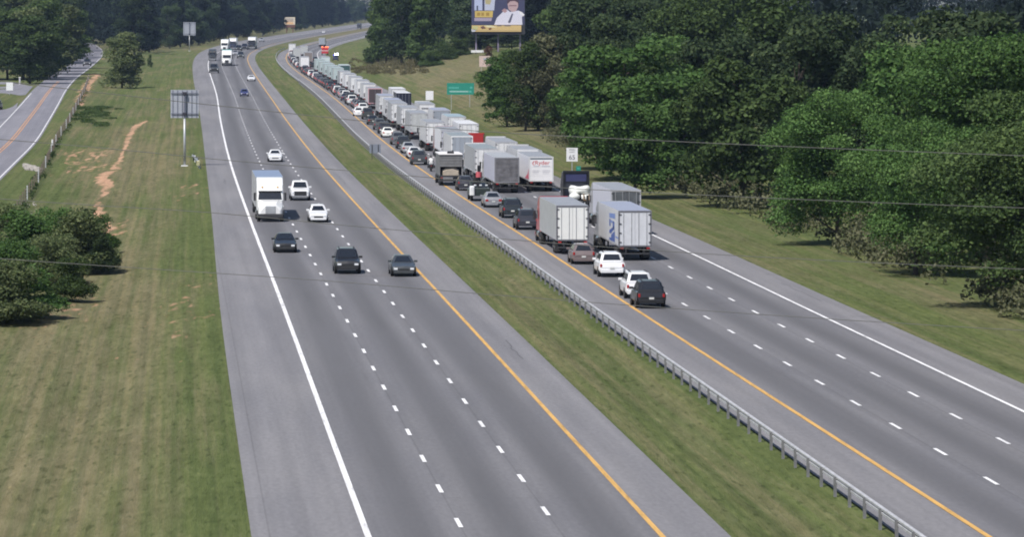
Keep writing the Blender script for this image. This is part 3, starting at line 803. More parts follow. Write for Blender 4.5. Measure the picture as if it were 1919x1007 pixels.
    if lod < 2:
        P.append(('bumper', MB().box(-w*.86, w*.86, -hl-.05, -hl+.1, zb+.05, zb+.28, .03), 'BUMP', []))
        P.append(('bumper', MB().box(-w*.80, w*.80, hl-.1, hl+.05, zb+.03, zb+.20, .03), 'BUMP', []))
        P.append(('number_plate', MB().box(-.16, .16, -hl-.07, -hl-.04, zb+.32, zb+.45), PLATE, []))
        for s in (-1, 1):
            P.append(('mirror', MB().box(min(s*(w*.9), s*(w+.17)), max(s*(w*.9), s*(w+.17)), y1-.5, y1-.36, hz[3]+.02, hz[3]+.17, .02), 'MIRR', []))
            P.append(('door_seam', MB().box(s*(w+.001) if s > 0 else -w-.004, (w+.004) if s > 0 else -w-.001, .02, .045, zb+.2, hz[4]-.1), PLAST, []))
    if kind == 'pickup':
        P.append(('bed', MB().box(-w*.78, w*.78, -hl+.16, y0-.08, hz[5]+.042, hz[5]+.05), PLAST, []))
        r = MB()
        for s in (-1, 1): r.box(min(s*w*.80, s*w*.90), max(s*w*.80, s*w*.90), -hl+.1, y0-.04, hz[5]+.0, hz[5]+.09)
        r.box(-w*.80, w*.80, -hl+.03, -hl+.1, hz[5]-.2, hz[5]+.08)
        P.append(('bed_rail', r, 'PAINT', []))
    if kind == 'suv' and lod < 2:
        r = MB()
        for s in (-1, 1): r.box(s*rw*.82-.025, s*rw*.82+.025, t0+.2, t1-.2, zt+.04, zt+.09)
        P.append(('roof_rack', r, STEELD, []))
    return [(n_, m_.mesh(n_), mt, [(a, b.mesh(a), c, []) for a, b, c, d in k_]) for n_, m_, mt, k_ in P], L
TEMPL = {}
def inst(parts, root, mp):
    for nme, me, mt, kids in parts:
        o = obj(nme, me, mp.get(mt, mt) if isinstance(mt, str) else mt, root)
        for a, b, c, d in kids:
            obj(a, b, mp.get(c, c) if isinstance(c, str) else c, o)
CARN = {'sedan':'sedan','coupe':'coupe','hatch':'hatchback','suv':'suv','pickup':'pickup_truck','van':'van'}
def car(kind, px, py, road, col, label, group=None, rear=True, brake=False, dx=0, at=None, name=None, sc=1.0):
    p = F0(px, py) if at is None else Vector(at)
    lod = 0 if p.y < 900 else 2
    key = (kind, lod)
    if key not in TEMPL: TEMPL[key] = car_template(kind, 'rear', lod)
    parts, L = TEMPL[key]
    sl = float(road(p.y+5) - road(p.y-5))/10
    ang = -math.atan(sl)
    c = Vector((p.x + sl*L/2, p.y + L/2, .032))
    t = thing(name or CARN[kind], label, {'suv':'SUV','pickup':'pickup truck','hatch':'car','sedan':'car','coupe':'car','van':'van'}[kind], c, ang + (0 if rear else math.pi), group)
    t.scale = (sc, sc, sc)
    inst(parts, t, {'PAINT': paint(col), 'TAIL': BRAKE if brake else TAIL, 'BUMP': paint(col) if kind != 'pickup' else (CHROME if max(col) > .2 else PLAST), 'MIRR': paint(col)})
    return t

def truck_template(nose, box, lod, tl=16.0, th=3.9, style='doors'):
    """semi truck: tractor in front, box trailer behind. origin at trailer rear, +Y front"""
    P = []; w = 1.29
    zf = 1.15
    if box:
        b = MB().box(-w, w, 0, tl, zf, th-.02)
        kids = []
        kids.append(('roof_panel', MB().box(-w+.03, w-.03, .04, tl-.04, th-.02, th+.01), 'ROOF', []))
        rf = MB()                                  # rear frame
        rf.box(-w-.01, -w+.11, -.06, .03, zf-.06, th).box(w-.11, w+.01, -.06, .03, zf-.06, th).box(-w+.11, w-.11, -.06, .03, th-.14, th).box(-w+.11, w-.11, -.06, .03, zf-.06, zf+.05)
        kids.append(('rear_frame', rf, 'FRAME', []))
        if style == 'roll':
            for j in range(5):
                z0 = zf+.06+(th-.14-zf-.06)*j/5; z1 = zf+.06+(th-.14-zf-.06)*(j+1)/5-.015
                kids.append(('door_panel', MB().box(-w+.12, w-.12, -.035, .0, z0, z1), 'DOOR', []))
        else:
            for s in (-1, 1):
                x0, x1 = (-w+.12, -.012) if s < 0 else (.012, w-.12)
                kids.append(('rear_door', MB().box(x0, x1, -.045, 0, zf+.06, th-.15), 'DOOR', []))
                if lod < 2:
                    for q in (.28, .9):
                        xx = s*q*1.0
                        kids.append(('lock_rod', MB().cyl((xx, -.075, zf+.05), (xx, -.075, th-.12), .022, n=6), 'ROD', []))
                    for j in range(4):
                        z = zf+.3+j*(th-zf-.6)/3
                        kids.append(('hinge', MB().box(s*(w-.14)-.1, s*(w-.14)+.1, -.085, -.06, z-.035, z+.035), STEELD, []))
        for s in (-1, 1):
            kids.append(('tail_light', MB().box(s*1.02-.13, s*1.02+.13, -.07, -.02, zf-.22, zf-.10), 'TAIL', []))
        if lod < 2:
            sk = MB()
            for s in (-1, 1): sk.box(s*w-.015 if s > 0 else -w-.012, w+.012 if s > 0 else -w+.015, .05, tl-.05, zf-.02, zf+.12)
            for s in (-1, 1):
                for j in range(13): yy = .4+j*(tl-.8)/12; sk.box(w+.001 if s > 0 else -w-.008, w+.008 if s > 0 else -w-.001, yy, yy+.035, zf+.14, th-.12)
            kids.append(('side_rail', sk, 'RAIL', []))
        P.append(('trailer_box', b, 'BOX', kids))
        ch = MB()
        for s in (-1, 1): ch.box(s*.45-.06, s*.45+.06, .3, tl-1, .85, zf)
        for y in (1.9, 3.1): ch.box(-1.0, 1.0, y-.08, y+.08, .42, .58)
        P.append(('chassis', ch, STEELD, []))
        gb = MB().box(-1.15, 1.15, .0, .1, .5, .62)
        for s in (-1, 1): gb.box(s*.7-.05, s*.7+.05, .02, .1, .62, zf-.05)
        P.append(('rear_bumper', gb, STEELD, []))
        for s in (-1, 1):
            for y in (1.9, 3.1):
                for k, xx in enumerate((s*1.14, s*.82)): 
                    if k == 0 or lod < 2: P.append(wheel_parts(xx, y, .50, .27, lod, ALU, 18))
            if lod < 2:
                P.append(('mud_flap', MB().box(s*.98-.3, s*.98+.3, 1.2, 1.22, .18, .85), PLAST, []))
                P.append(('landing_leg', MB().box(s*.9-.06, s*.9+.06, tl-4.0, tl-3.88, .25, zf), STEELD, []))
    o = tl + .75 if box else 0                    # tractor: sits at y from o - 1.6 to o + 5.6
    fr = MB()
    for s in (-1, 1): fr.box(s*.42-.05, s*.42+.05, o-2.2, o+5.0, .78, 1.0)
    fr.box(-.6, .6, o-1.8, o-.4, 1.0, 1.12)
    P.append(('tractor_frame', fr, STEELD, []))
    wc = 1.2
    sl = MB().prism([(o, .95), (o+3.0, .95), (o+3.3, 1.9), (o+2.75, 2.78), (o+2.6, 2.98), (o, 3.0)], -wc, wc, .08)
    kids = [('windshield', MB().quad((-wc+.12, o+3.30, 1.98), (wc-.12, o+3.30, 1.98), (wc-.2, o+2.80, 2.74), (-wc+.2, o+2.80, 2.74)), GLASS, [])]
    for s in (-1, 1):
        kids.append(('side_window', MB().quad((s*(wc+.008), o+1.9, 1.95), (s*(wc+.008), o+3.0, 1.95), (s*(wc+.008), o+2.6, 2.65), (s*(wc+.008), o+1.9, 2.65)), GLASS, []))
        kids.append(('mirror', MB().box(s*(wc+.20)-.10, s*(wc+.20)+.10, o+3.05, o+3.16, 1.85, 2.6, .03).box(min(s*wc, s*(wc+.12)), max(s*wc, s*(wc+.12)), o+3.08, o+3.12, 2.5, 2.54), PLAST, []))
        kids.append(('cab_light', MB().box(s*.7-.07, s*.7+.07, o+2.50, o+2.66, 3.05, 3.14), mat('amber_lens', (.7,.35,.05), .3), []))
    kids.append(('roof_fairing', MB().prism([(o+.02, 2.94), (o+2.58, 2.96), (o+2.45, 3.25), (o+1.0, 3.86), (o+.02, 3.92)], -wc+.01, wc-.01, .09), 'FAIR', []))
    kids.append(('sun_visor', MB().box(-wc+.1, wc-.1, o+2.7, o+3.0, 2.74, 2.82), 'CAB', []))
    P.append(('cab', sl, 'CAB', kids))
    hd = MB().loft([[(-1.12, o+3.1, 1.0), (-1.12, o+3.1, 1.75), (-.85, o+3.1, 1.98), (.85, o+3.1, 1.98), (1.12, o+3.1, 1.75), (1.12, o+3.1, 1.0)],
                    [(-1.14, o+4.3, .9), (-1.12, o+4.3, 1.42), (-.62, o+4.3, 1.80), (.62, o+4.3, 1.80), (1.12, o+4.3, 1.42), (1.14, o+4.3, .9)],
                    [(-1.08, o+4.95, .75), (-1.02, o+4.95, 1.20), (-.52, o+4.95, 1.62), (.52, o+4.95, 1.62), (1.02, o+4.95, 1.20), (1.08, o+4.95, .75)],
                    [(-.9, o+5.15, .75), (-.86, o+5.15, 1.05), (-.45, o+5.15, 1.45), (.45, o+5.15, 1.45), (.86, o+5.15, 1.05), (.9, o+5.15, .75)]])
    kids = [('grille', MB().prism([(o+5.10, .78), (o+5.19, .78), (o+5.19, 1.42), (o+5.12, 1.5)], -.46, .46), 'GRILLE', [])]
    for s in (-1, 1):
        kids.append(('headlight', MB().prism([(o+4.9, .84), (o+5.13, .84), (o+5.12, 1.05), (o+4.98, 1.12)], min(s*.58, s*.92), max(s*.58, s*.92)), LAMP, []))
    P.append(('hood', hd, 'CAB', kids))
    P.append(('bumper', MB().box(-1.18, 1.18, o+4.85, o+5.3, .38, .74, .06), 'BUMP', []))
    for s in (-1, 1):
        P.append(('fuel_tank', MB().cyl((s*1.0, o+.4, .72), (s*1.0, o+2.0, .72), .31, n=14), CHROME, []))
        P.append(('exhaust_stack', MB().cyl((s*1.05, o-.12, .9), (s*1.05, o-.12, 3.7), .07, n=8), CHROME, []))
        P.append(wheel_parts(s*1.06, o+4.15, .50, .28, lod, ALU, 18))
        for y in (o-1.5, o-.25):
            P.append(wheel_parts(s*1.06, y, .50, .42, lod, ALU, 18))
    Lt = o + 5.3
    return [(n_, m_.mesh(n_), mt, [(a, b.mesh(a), c, []) for a, b, c, d in k_]) for n_, m_, mt, k_ in P], Lt
def truck(px, py, road, label, box=True, rear=True, cab=(.7,.7,.72), boxm=None, roof=None, door=None, frame=None, rail=None, group=None, tl=16.0, th=3.9, style='doors', name='semi_truck', at=None, grille=None, brake=False, fair=None, sc=1.0):
    p = F0(px, py) if at is None else Vector(at)
    lod = 0 if p.y < 820 else 2
    key = ('truck', box, lod, tl, th, style)
    if key not in TEMPL: TEMPL[key] = truck_template(True, box, lod, tl, th, style)
    parts, L = TEMPL[key]
    s_ = float(road(p.y+10) - road(p.y-2))/12
    ang = -math.atan(s_)
    if rear: loc = Vector((p.x, p.y, .032)); rz = ang
    else:
        loc = Vector((p.x + s_*L, p.y + L, .032)); rz = ang + math.pi
    t = thing(name, label, 'truck', loc, rz, group)
    t.scale = (sc, sc, sc)
    inst(parts, t, {'CAB': paint(cab), 'FAIR': paint(fair or cab), 'BOX': boxm or TWHITE, 'ROOF': roof or TROOF, 'DOOR': door or TDOOR, 'FRAME': frame or ALU, 'ROD': GALV, 'RAIL': rail or ALU, 'BUMP': (paint(cab) if rear else STEELD) if max(cab) > .3 else CHROME, 'GRILLE': grille or STEELD, 'TAIL': BRAKE if brake else TAIL})
    return t

def flat(name, pts, z, m, parent, frame):
    """flat print: polygon in the (u, v) of a panel; frame maps u,v,offset -> local point"""
    mb = MB(); mb.add([frame(u, v, z) for u, v in pts], [tuple(range(len(pts)))])
    return obj(name, mb.mesh(name), m, parent)
def text(name, body, size, m, parent, loc, rot, ax='CENTER', sx=1.0):
    cu = bpy.data.curves.new(name, 'FONT'); cu.body = body; cu.size = size; cu.align_x = ax; cu.align_y = 'CENTER'; cu.extrude = .003
    dg = None
    o = bpy.data.objects.new(name, cu); C.objects.link(o)
    bpy.context.view_layer.update()
    me = bpy.data.meshes.new_from_object(o.evaluated_get(bpy.context.evaluated_depsgraph_get()))
    bpy.data.objects.remove(o); bpy.data.curves.remove(cu)
    o = obj(name, me, m, parent, loc); o.rotation_euler = rot; o.scale = (sx, 1, 1)
    return o

# ------------------------------------------------------------ traffic: left carriageway, driving towards the camera
WH, BK, GR, SV = (.74,.74,.76), (.012,.012,.014), (.09,.09,.095), (.38,.38,.40)
truck(507, 417, YL, 'white semi truck with tall roof fairing heading towards the camera in the slow lane', rear=False, cab=(.80,.80,.80), boxm=TGREY, roof=mat('blue_grey_roof', (.20,.25,.36), .5), grille=GALV)
car('pickup', 563, 377, YL, WH, 'white pickup truck with dark grille beside the white semi truck', rear=False)
car('hatch', 597, 418, YL, WH, 'white car in the middle lane in front of the white pickup', rear=False)
car('sedan', 535, 475, YL, BK, 'black sedan alone in the slow lane ahead of the white semi truck', rear=False)
car('suv', 652, 515, YL, BK, 'large black SUV straddling the dashed line in the foreground', rear=False)
car('sedan', 757, 520, YL, (.045,.05,.055), 'dark grey low car running along the yellow line', rear=False)
car('sedan', 516, 304, YL, WH, 'white sedan by itself in the middle lane farther up', rear=False)
car('hatch', 458, 181, YL, (.03,.035,.13), 'small dark blue car in the middle lane', rear=False)
car('coupe', 471, 152, YL, WH, 'low white car beside the yellow line behind the blue car', rear=False, sc=1.1)
car('pickup', 401, 137, YL, (.05,.05,.06), 'dark pickup with pale bumper next to the solid white line', rear=False, sc=1.35)
truck(398, 114, YL, 'dark box truck on the slow lane behind the dark pickup', rear=False, cab=(.05,.05,.055), boxm=mat('dark_box', (.04,.045,.06), .6), tl=7.0, th=3.4, name='box_truck')
truck(425, 123, YL, 'white semi truck with a teal roof edge in the distant bunch', rear=False, sc=1.22, cab=(.82,.82,.82), roof=mat('teal_roof', (.13,.36,.33), .5))
truck(421, 96, YL, 'white semi truck directly behind the teal roofed one', rear=False, sc=1.2, cab=(.82,.82,.82))
truck(436, 93, YL, 'white semi truck in the middle of the distant bunch', rear=False, sc=1.15, fair=(.82,.82,.84), cab=(.03,.035,.07), boxm=mat('bright_box', (.8,.8,.8), .5), th=4.1)
car('suv', 451, 109, YL, (.05,.05,.06), 'dark car with pale bonnet right of the teal roofed truck', rear=False, sc=1.3)
car('sedan', 441, 104, YL, (.30,.30,.32), 'grey car between the teal roofed truck and the dark car', rear=False, sc=1.3)
car('suv', 447, 95, YL, BK, 'black SUV leading the dark cluster in the far bunch', rear=False, sc=1.3)
car('pickup', 458, 93, YL, (.02,.02,.045), 'navy pickup in the dark cluster in the far bunch', rear=False, sc=1.3)
truck(472, 92, YL, 'semi truck with dark cab and pale box at the right of the far bunch', rear=False, sc=1.25, fair=(.78,.78,.78), cab=(.02,.022,.03), boxm=mat('bright_box', (.8,.8,.8), .5), th=4.0)
car('sedan', 490, 78, YL, (.30,.31,.34), 'small grey car entering the bend behind the far bunch', rear=False, sc=1.3)
car('sedan', 606, 62, YL, WH, 'tiny white car on the far part of the bend', rear=False)
truck(672, 54, YL, 'dark truck farthest away on the bend by the trees', rear=False, cab=(.03,.03,.04), boxm=mat('dark_box', (.04,.045,.06), .6))
car('suv', 163, 124, lambda y: FR(y), (.06,.06,.07), 'dark SUV coming down the frontage road', rear=False, sc=1.3)
car('suv', -8, 206, lambda y: FR(y)*0+FR(700)+(y-700)*0, BK, 'black car at the picture edge by the side street', rear=False)

# ------------------------------------------------------------ traffic jam: right carriageway, seen from behind
car('suv', 1221, 580, YR, BK, 'black SUV at the tail of the jam, nearest of all')
car('suv', 1199, 562, YR, WH, 'white SUV just ahead of the black one at the tail of the jam')
car('suv', 1147, 521, YR, (.78,.78,.80), 'big white SUV with dark rear window behind the brownish SUV')
car('hatch', 1094, 497, YR, (.16,.125,.125), 'brownish grey car right behind the large white trailer')
car('suv', 989, 432, YR, (.03,.03,.035), 'dark SUV half hidden by the large white trailer')
car('suv', 961, 410, YR, (.015,.02,.025), 'black SUV between the silver car and the half hidden one')
car('sedan', 925, 390, YR, (.24,.245,.27), 'silver grey sedan in the left lane of the jam')
car('hatch', 873, 358, YR, (.025,.03,.04), 'small dark car behind the flat tan loaded truck')
car('suv', 786, 310, YR, (.04,.045,.05), 'dark SUV with a pale roof outline left of the motorcycle')
car('sedan', 766, 288, YR, (.30,.31,.33), 'mid grey sedan two ahead of the dark pale roofed SUV')
car('suv', 757, 280, YR, (.02,.02,.024), 'black SUV squeezed between the mid grey sedan and the grey SUV')
car('sedan', 777, 298, YR, (.62,.62,.64), 'pale silver sedan just ahead of the dark pale roofed SUV')
car('suv', 721, 251, YR, (.03,.03,.035), 'blackish SUV immediately ahead of the bright white sedan')
car('suv', 746, 272, YR, (.10,.105,.115), 'grey SUV behind the bright white sedan')
car('sedan', 727, 258, YR, (.80,.80,.76), 'bright white sedan in the left lane of the jam')
car('suv', 712, 244, YR, (.07,.08,.085), 'dark grey SUV second ahead of the bright white sedan')
car('sedan', 699, 234, YR, BK, 'black sedan third ahead of the bright white sedan')
car('hatch', 672, 218, YR, (.76,.76,.78), 'white hatchback beside the first semi with a pink top', name='hatchback')
car('pickup', 690, 224, YR, (.05,.055,.055), 'dark pickup behind the white hatchback')
T = truck
T(1073, 478, YR, 'semi truck with large white trailer, white doors and red cab in the left lane', cab=(.55,.03,.05), boxm=mat('side_light_grey', (.50,.51,.52), .45, .1, .1, dirt=.15), door=mat('door_cream', (.74,.74,.72), .5, dirt=.05), frame=mat('frame_grey', (.14,.14,.16), .5), th=3.9)
t2 = T(1190, 490, YR, 'white trailer truck with blue lettering on its side at the right of the jam', boxm=TWHITE, door=mat('door_pale', (.62,.63,.67), .45, dirt=.12), frame=mat('frame_grey', (.14,.14,.16), .5), roof=mat('roof_bluish', (.28,.30,.38), .5), cab=(.5,.52,.55))
T(1173, 442, YR, 'white trailer truck with dark mesh covered rear doors behind the blue lettered one', door=mat('dark_mesh', (.10,.11,.12), .7, dirt=.4), boxm=mat('pale_lilac', (.60,.60,.68), .45), frame=ALU, cab=(.55,.55,.58))
t4 = T(1014, 360, YR, 'white rental truck trailer with red lettering on its rear door', style='roll', door=mat('door_bright', (.80,.79,.81), .5, dirt=.04), boxm=mat('box_bright', (.72,.72,.75), .45), frame=TWHITE, th=3.7, cab=(.7,.7,.72))
T(950, 363, YR, 'semi truck with grey stained rear doors left of the rental trailer', style='roll', door=mat('stained_grey', (.17,.165,.18), .6, dirt=.55), boxm=mat('lilac_side', (.52,.52,.62), .4), frame=mat('grey_frame', (.2,.2,.22), .6), roof=TGREY, th=3.75, cab=(.6,.6,.62))
T(911, 343, YR, 'light grey corrugated trailer truck with white door just ahead of the stained one', boxm=TGREY, roof=mat('green_grey_roof', (.22,.25,.27), .6), th=3.8, cab=(.7,.7,.72))
T(994, 347, YR, 'long white trailer truck ahead of the rental trailer in the right lane', boxm=TWHITE, th=3.75, cab=(.6,.6,.62))
T(949, 327, YR, 'white trailer truck with two square door marks in the right lane', boxm=TWHITE, th=3.75, cab=(.62,.62,.65))
T(893, 299, YR, 'red cab tractor with rounded roof among the white trailers', box=False, sc=.86, cab=(.42,.03,.03))
T(866, 316, YR, 'white framed trailer truck just left of the red cab', boxm=TWHITE, frame=mat('white_frame', (.75,.75,.76), .5), door=mat('door_bluegrey', (.30,.33,.38), .5), roof=mat('green_grey_roof', (.22,.25,.27), .6), th=3.9, cab=(.6,.6,.6))
T(846, 302, YR, 'white trailer truck with lilac tinted doors left of the white framed one', boxm=mat('box_bright', (.72,.72,.75), .45), door=mat('lilac_side', (.52,.52,.62), .4), th=3.9, cab=(.4,.05,.05))
T(816, 284, YR, 'white trailer truck whose rear frame shines above the dark cars', boxm=TWHITE, th=3.9, cab=(.6,.6,.6))
T(785, 262, YR, 'pale grey square trailer truck with a plain rear in the middle lane', boxm=TGREY, door=mat('door_grey', (.47,.48,.48), .5, dirt=.1), th=3.9, cab=(.6,.6,.6))
T(767, 250, YR, 'grey sided trailer truck ahead of the plain square one', boxm=TGREY, th=3.9, cab=(.5,.5,.5))
T(748, 240, YR, 'ribbed pale trailer truck two ahead of the plain square one', boxm=TGREY, th=3.9, cab=(.5,.5,.5))
T(738, 232, YR, 'trailer truck with bluish roof three ahead of the plain square one', boxm=TWHITE, roof=mat('roof_bluish', (.28,.30,.38), .5), th=3.9, cab=(.5,.5,.5))
T(724, 222, YR, 'light grey trailer truck beside the navy rear truck', boxm=TGREY, th=3.9, roof=mat('roof_bluish', (.28,.30,.38), .5), cab=(.5,.5,.5))
T(757, 215, YR, 'truck with pale roof and navy black rear in the right lane', door=mat('navy_door', (.012,.014,.035), .5), frame=mat('navy_door', (.012,.014,.035), .5), boxm=mat('navy_door', (.012,.014,.035), .5), roof=mat('pale_roof', (.6,.6,.62), .5), th=3.8)
T(747, 206, YR, 'white roofed trailer truck ahead of the navy rear truck', roof=mat('pale_roof', (.6,.6,.62), .5), th=3.9)
T(703, 205, YR, 'trailer truck with pink and white top band over dark doors', door=mat('dark_brown_door', (.06,.045,.05), .6), frame=mat('pink_frame', (.62,.36,.40), .5), th=3.9, cab=(.5,.05,.06))
t5 = T(800, 240, YR, 'white trailer truck with dark letters on its rear in the right lane', th=3.8, style='roll')
T(828, 256, YR, 'trailer truck with dark bluish rear behind the lettered one', door=mat('door_bluegrey', (.30,.33,.38), .5), roof=mat('roof_bluish', (.28,.30,.38), .5), th=3.9)
T(856, 271, YR, 'white trailer truck with teal tinted roof edge in the right lane', roof=mat('teal_grey_roof', (.26,.34,.38), .5), th=3.9)
T(879, 286, YR, 'white trailer truck just ahead of the red cab', boxm=mat('box_bright', (.72,.72,.75), .45), roof=mat('pale_roof', (.6,.6,.62), .5), th=3.8)
def yr_px(py, lat):                            # point on the right carriageway at picture row py, lat metres right of the yellow line
    y = K/py; return (float(YR(y)) + lat, y, 0)
cols = [TWHITE, TGREY, mat('box_bright', (.72,.72,.75), .45), mat('mint_grey_box', (.42,.50,.50), .5)]
for i, py in enumerate((195, 187, 179, 172, 166)):
    T(0, 0, YR, 'pale trailer truck, %s nose to tail beyond the pink topped truck' % ORD(i+1), at=yr_px(py, 5.5), boxm=cols[(0,2,0,2,1)[i]], group='white trailers beyond the pink topped truck')
for i, py in enumerate((158, 153, 148, 143, 138)):
    T(0, 0, YR, 'pale green grey trailer truck, %s below the emergency lights' % ORD(5-i), at=yr_px(py, 5.6), boxm=cols[3], door=cols[3], roof=mat('mint_roof', (.30,.38,.38), .5), group='pale trailers near the emergency lights')
T(0, 0, YR, 'trailer truck with dark teal rear at the right of the pale green grey ones', at=yr_px(151, 8.9), boxm=cols[3], door=mat('dark_teal', (.04,.09,.09), .5), roof=cols[3])
T(0, 0, YR, 'pale mint trailer truck in the right lane just below the emergency lights', at=yr_px(132, 8.6), boxm=cols[3], door=mat('mint_door', (.55,.63,.64), .5))
T(0, 0, YR, 'white square trailer truck at the left edge of the far queue', at=yr_px(132, 2.6), door=mat('door_bright', (.80,.79,.81), .5, dirt=.04), th=3.9)
T(0, 0, YR, 'brownish grey trailer truck in the far queue beside the white square one', at=yr_px(121, 6.0), boxm=TGREY, door=mat('brown_grey', (.22,.19,.18), .6))
T(0, 0, YR, 'light grey trailer truck in the far queue, upper one', at=yr_px(112, 3.6), boxm=cols[1], door=mat('door_grey', (.47,.48,.48), .5, dirt=.1))
T(0, 0, YR, 'light grey trailer truck in the far queue, farther and right', at=yr_px(107, 6.4), boxm=cols[2], door=mat('door_grey', (.47,.48,.48), .5, dirt=.1))
T(0, 0, YR, 'white truck heading the far queue where the road bends', at=yr_px(102, 1.9), door=TDOOR, th=3.9)
T(603, 88, YR, 'lone white and dark truck driving away beyond the incident', door=mat('door_bluegrey', (.30,.33,.38), .5))
rnd = random.Random(21)
y = 745.0; i = 0
pal = [((.03,.03,.035),'dark'), ((.05,.05,.055),'dark'), ((.16,.02,.02),'red'), ((.24,.24,.26),'silver'), ((.72,.72,.72),'white'), ((.09,.09,.10),'dark'), ((.035,.04,.07),'dark')]
while y < 1690:
    if not (1285 < y < 1325):
        i += 1; c, nm = rnd.choice(pal); k = rnd.choice(['sedan','suv','hatch','suv','sedan','pickup'])
        if y > 790 and not (y < 800):
            car(k, 0, 0, YR, c, 'small %s %s, %s up the long uphill queue beside the yellow line' % (nm, CARN[k].replace('_', ' '), ORD(i)), group='%s vehicles queued far up in the left lane' % nm, brake=rnd.random() < .6, at=(float(YR(y)) + 1.9 + rnd.uniform(-.3,.3), y, 0))
    y += rnd.uniform(9, 16)
for py, lat, c, k, nm in ((128, 6.0, BK, 'suv', 'dark'), (140, 8.9, GR, 'sedan', 'dark'), (163, 8.9, SV, 'sedan', 'silver'), (217, 5.6, BK, 'suv', 'dark'), (115, 9.3, BK, 'sedan', 'dark')):
    car(k, 0, 0, YR, c, 'small %s %s squeezed among the distant trailers, %s' % (nm, CARN[k], {128:'behind the brownish trailer',140:'below the mint trailer',163:'beside the pale green trailers',217:'behind the navy rear truck',115:'nearest the police car'}[py]), group='%s vehicles among the distant trailers' % nm, at=yr_px(py, lat))

# lettering on the trailers
BLUE = mat('blue_lettering', (.05,.10,.33), .5); REDL = mat('red_lettering', (.55,.05,.06), .5); DKL = mat('dark_lettering', (.06,.06,.08), .5)
def child(t, n): return [o for o in t.children if o.name.split('.')[0] == n][0]
b2 = child(t2, 'trailer_box')
fs = lambda u, v, o: (-1.29-.006-o, 8.5-u, 1.2+v)
for k, pts in enumerate(([(.6,.1),(2.4,.1),(2.4,1.0),(1.2,.55),(1.2,.3),(.6,.3)], [(.6,.62),(1.1,.62),(2.2,1.15),(2.2,1.35),(.6,.85)],
                         [(1.7,1.0),(2.3,1.0),(2.3,1.7),(1.7,1.7)], [(.6,1.2),(1.0,1.2),(1.0,1.75),(.6,1.75)], [(.6,1.85),(2.5,1.95),(2.5,2.35),(.6,2.2)], [(2.6,.5),(3.6,.5),(3.6,.62),(2.6,.62)], [(1.1,1.5),(1.6,1.5),(1.6,1.7),(1.1,1.7)])):
    flat('blue_marking', [(u*2.4, v) for u, v in pts], .004, BLUE if k < 4 else mat('light_blue_marking', (.16,.24,.52), .5), b2, fs)
b4 = child(t4, 'trailer_box')
text('red_lettering', 'Ryder', .62, REDL, b4, (.12, -.045, 3.05), (math.pi/2, 0, 0), sx=1.05)
fr_ = lambda u, v, o: (u, -.040-o, v)
flat('logo_mark', [(-.95,3.0),(-.85,3.2),(-.68,3.26),(-.68,3.18),(-.8,3.12),(-.85,3.0),(-.8,2.9),(-.68,2.86),(-.7,2.8),(-.86,2.84)], 0, REDL, b4, fr_)
for x0, x1, z0, z1 in ((-.8,-.25,2.66,2.72),(.05,.95,2.66,2.72),(-.9,-.2,2.22,2.26),(.15,.95,2.22,2.26),(-.9,-.25,2.05,2.09),(.15,.9,2.05,2.09),(-.9,-.3,1.9,1.93),(.15,.85,1.9,1.93)):
    flat('small_print', [(x0,z0),(x1,z0),(x1,z1),(x0,z1)], 0, mat('grey_print', (.35,.35,.42), .5), b4, fr_)
flat('top_stripe', [(-1.15,3.42),(1.15,3.42),(1.15,3.54),(-1.15,3.54)], .001, mat('dark_teal_stripe', (.05,.09,.12), .5), b4, fr_)
for s in (-1,): flat('red_corner', [(0,0),(5,0),(1.5,.55),(.4,1.0),(0,1.2)], .004, mat('pink_red_graphic', (.62,.12,.18), .5), b4, lambda u, v, o: (-1.296-o, .1+u, 1.3+v))
b5 = child(t5, 'trailer_box')
for x0, x1 in ((-.82,-.62),(-.55,-.32),(-.26,-.02),(.04,.30),(.36,.58),(.64,.85)):
    flat('dark_lettering', [(x0,2.95),(x1,2.95),(x1,3.2),(x0,3.2)], 0, DKL, b5, fr_)

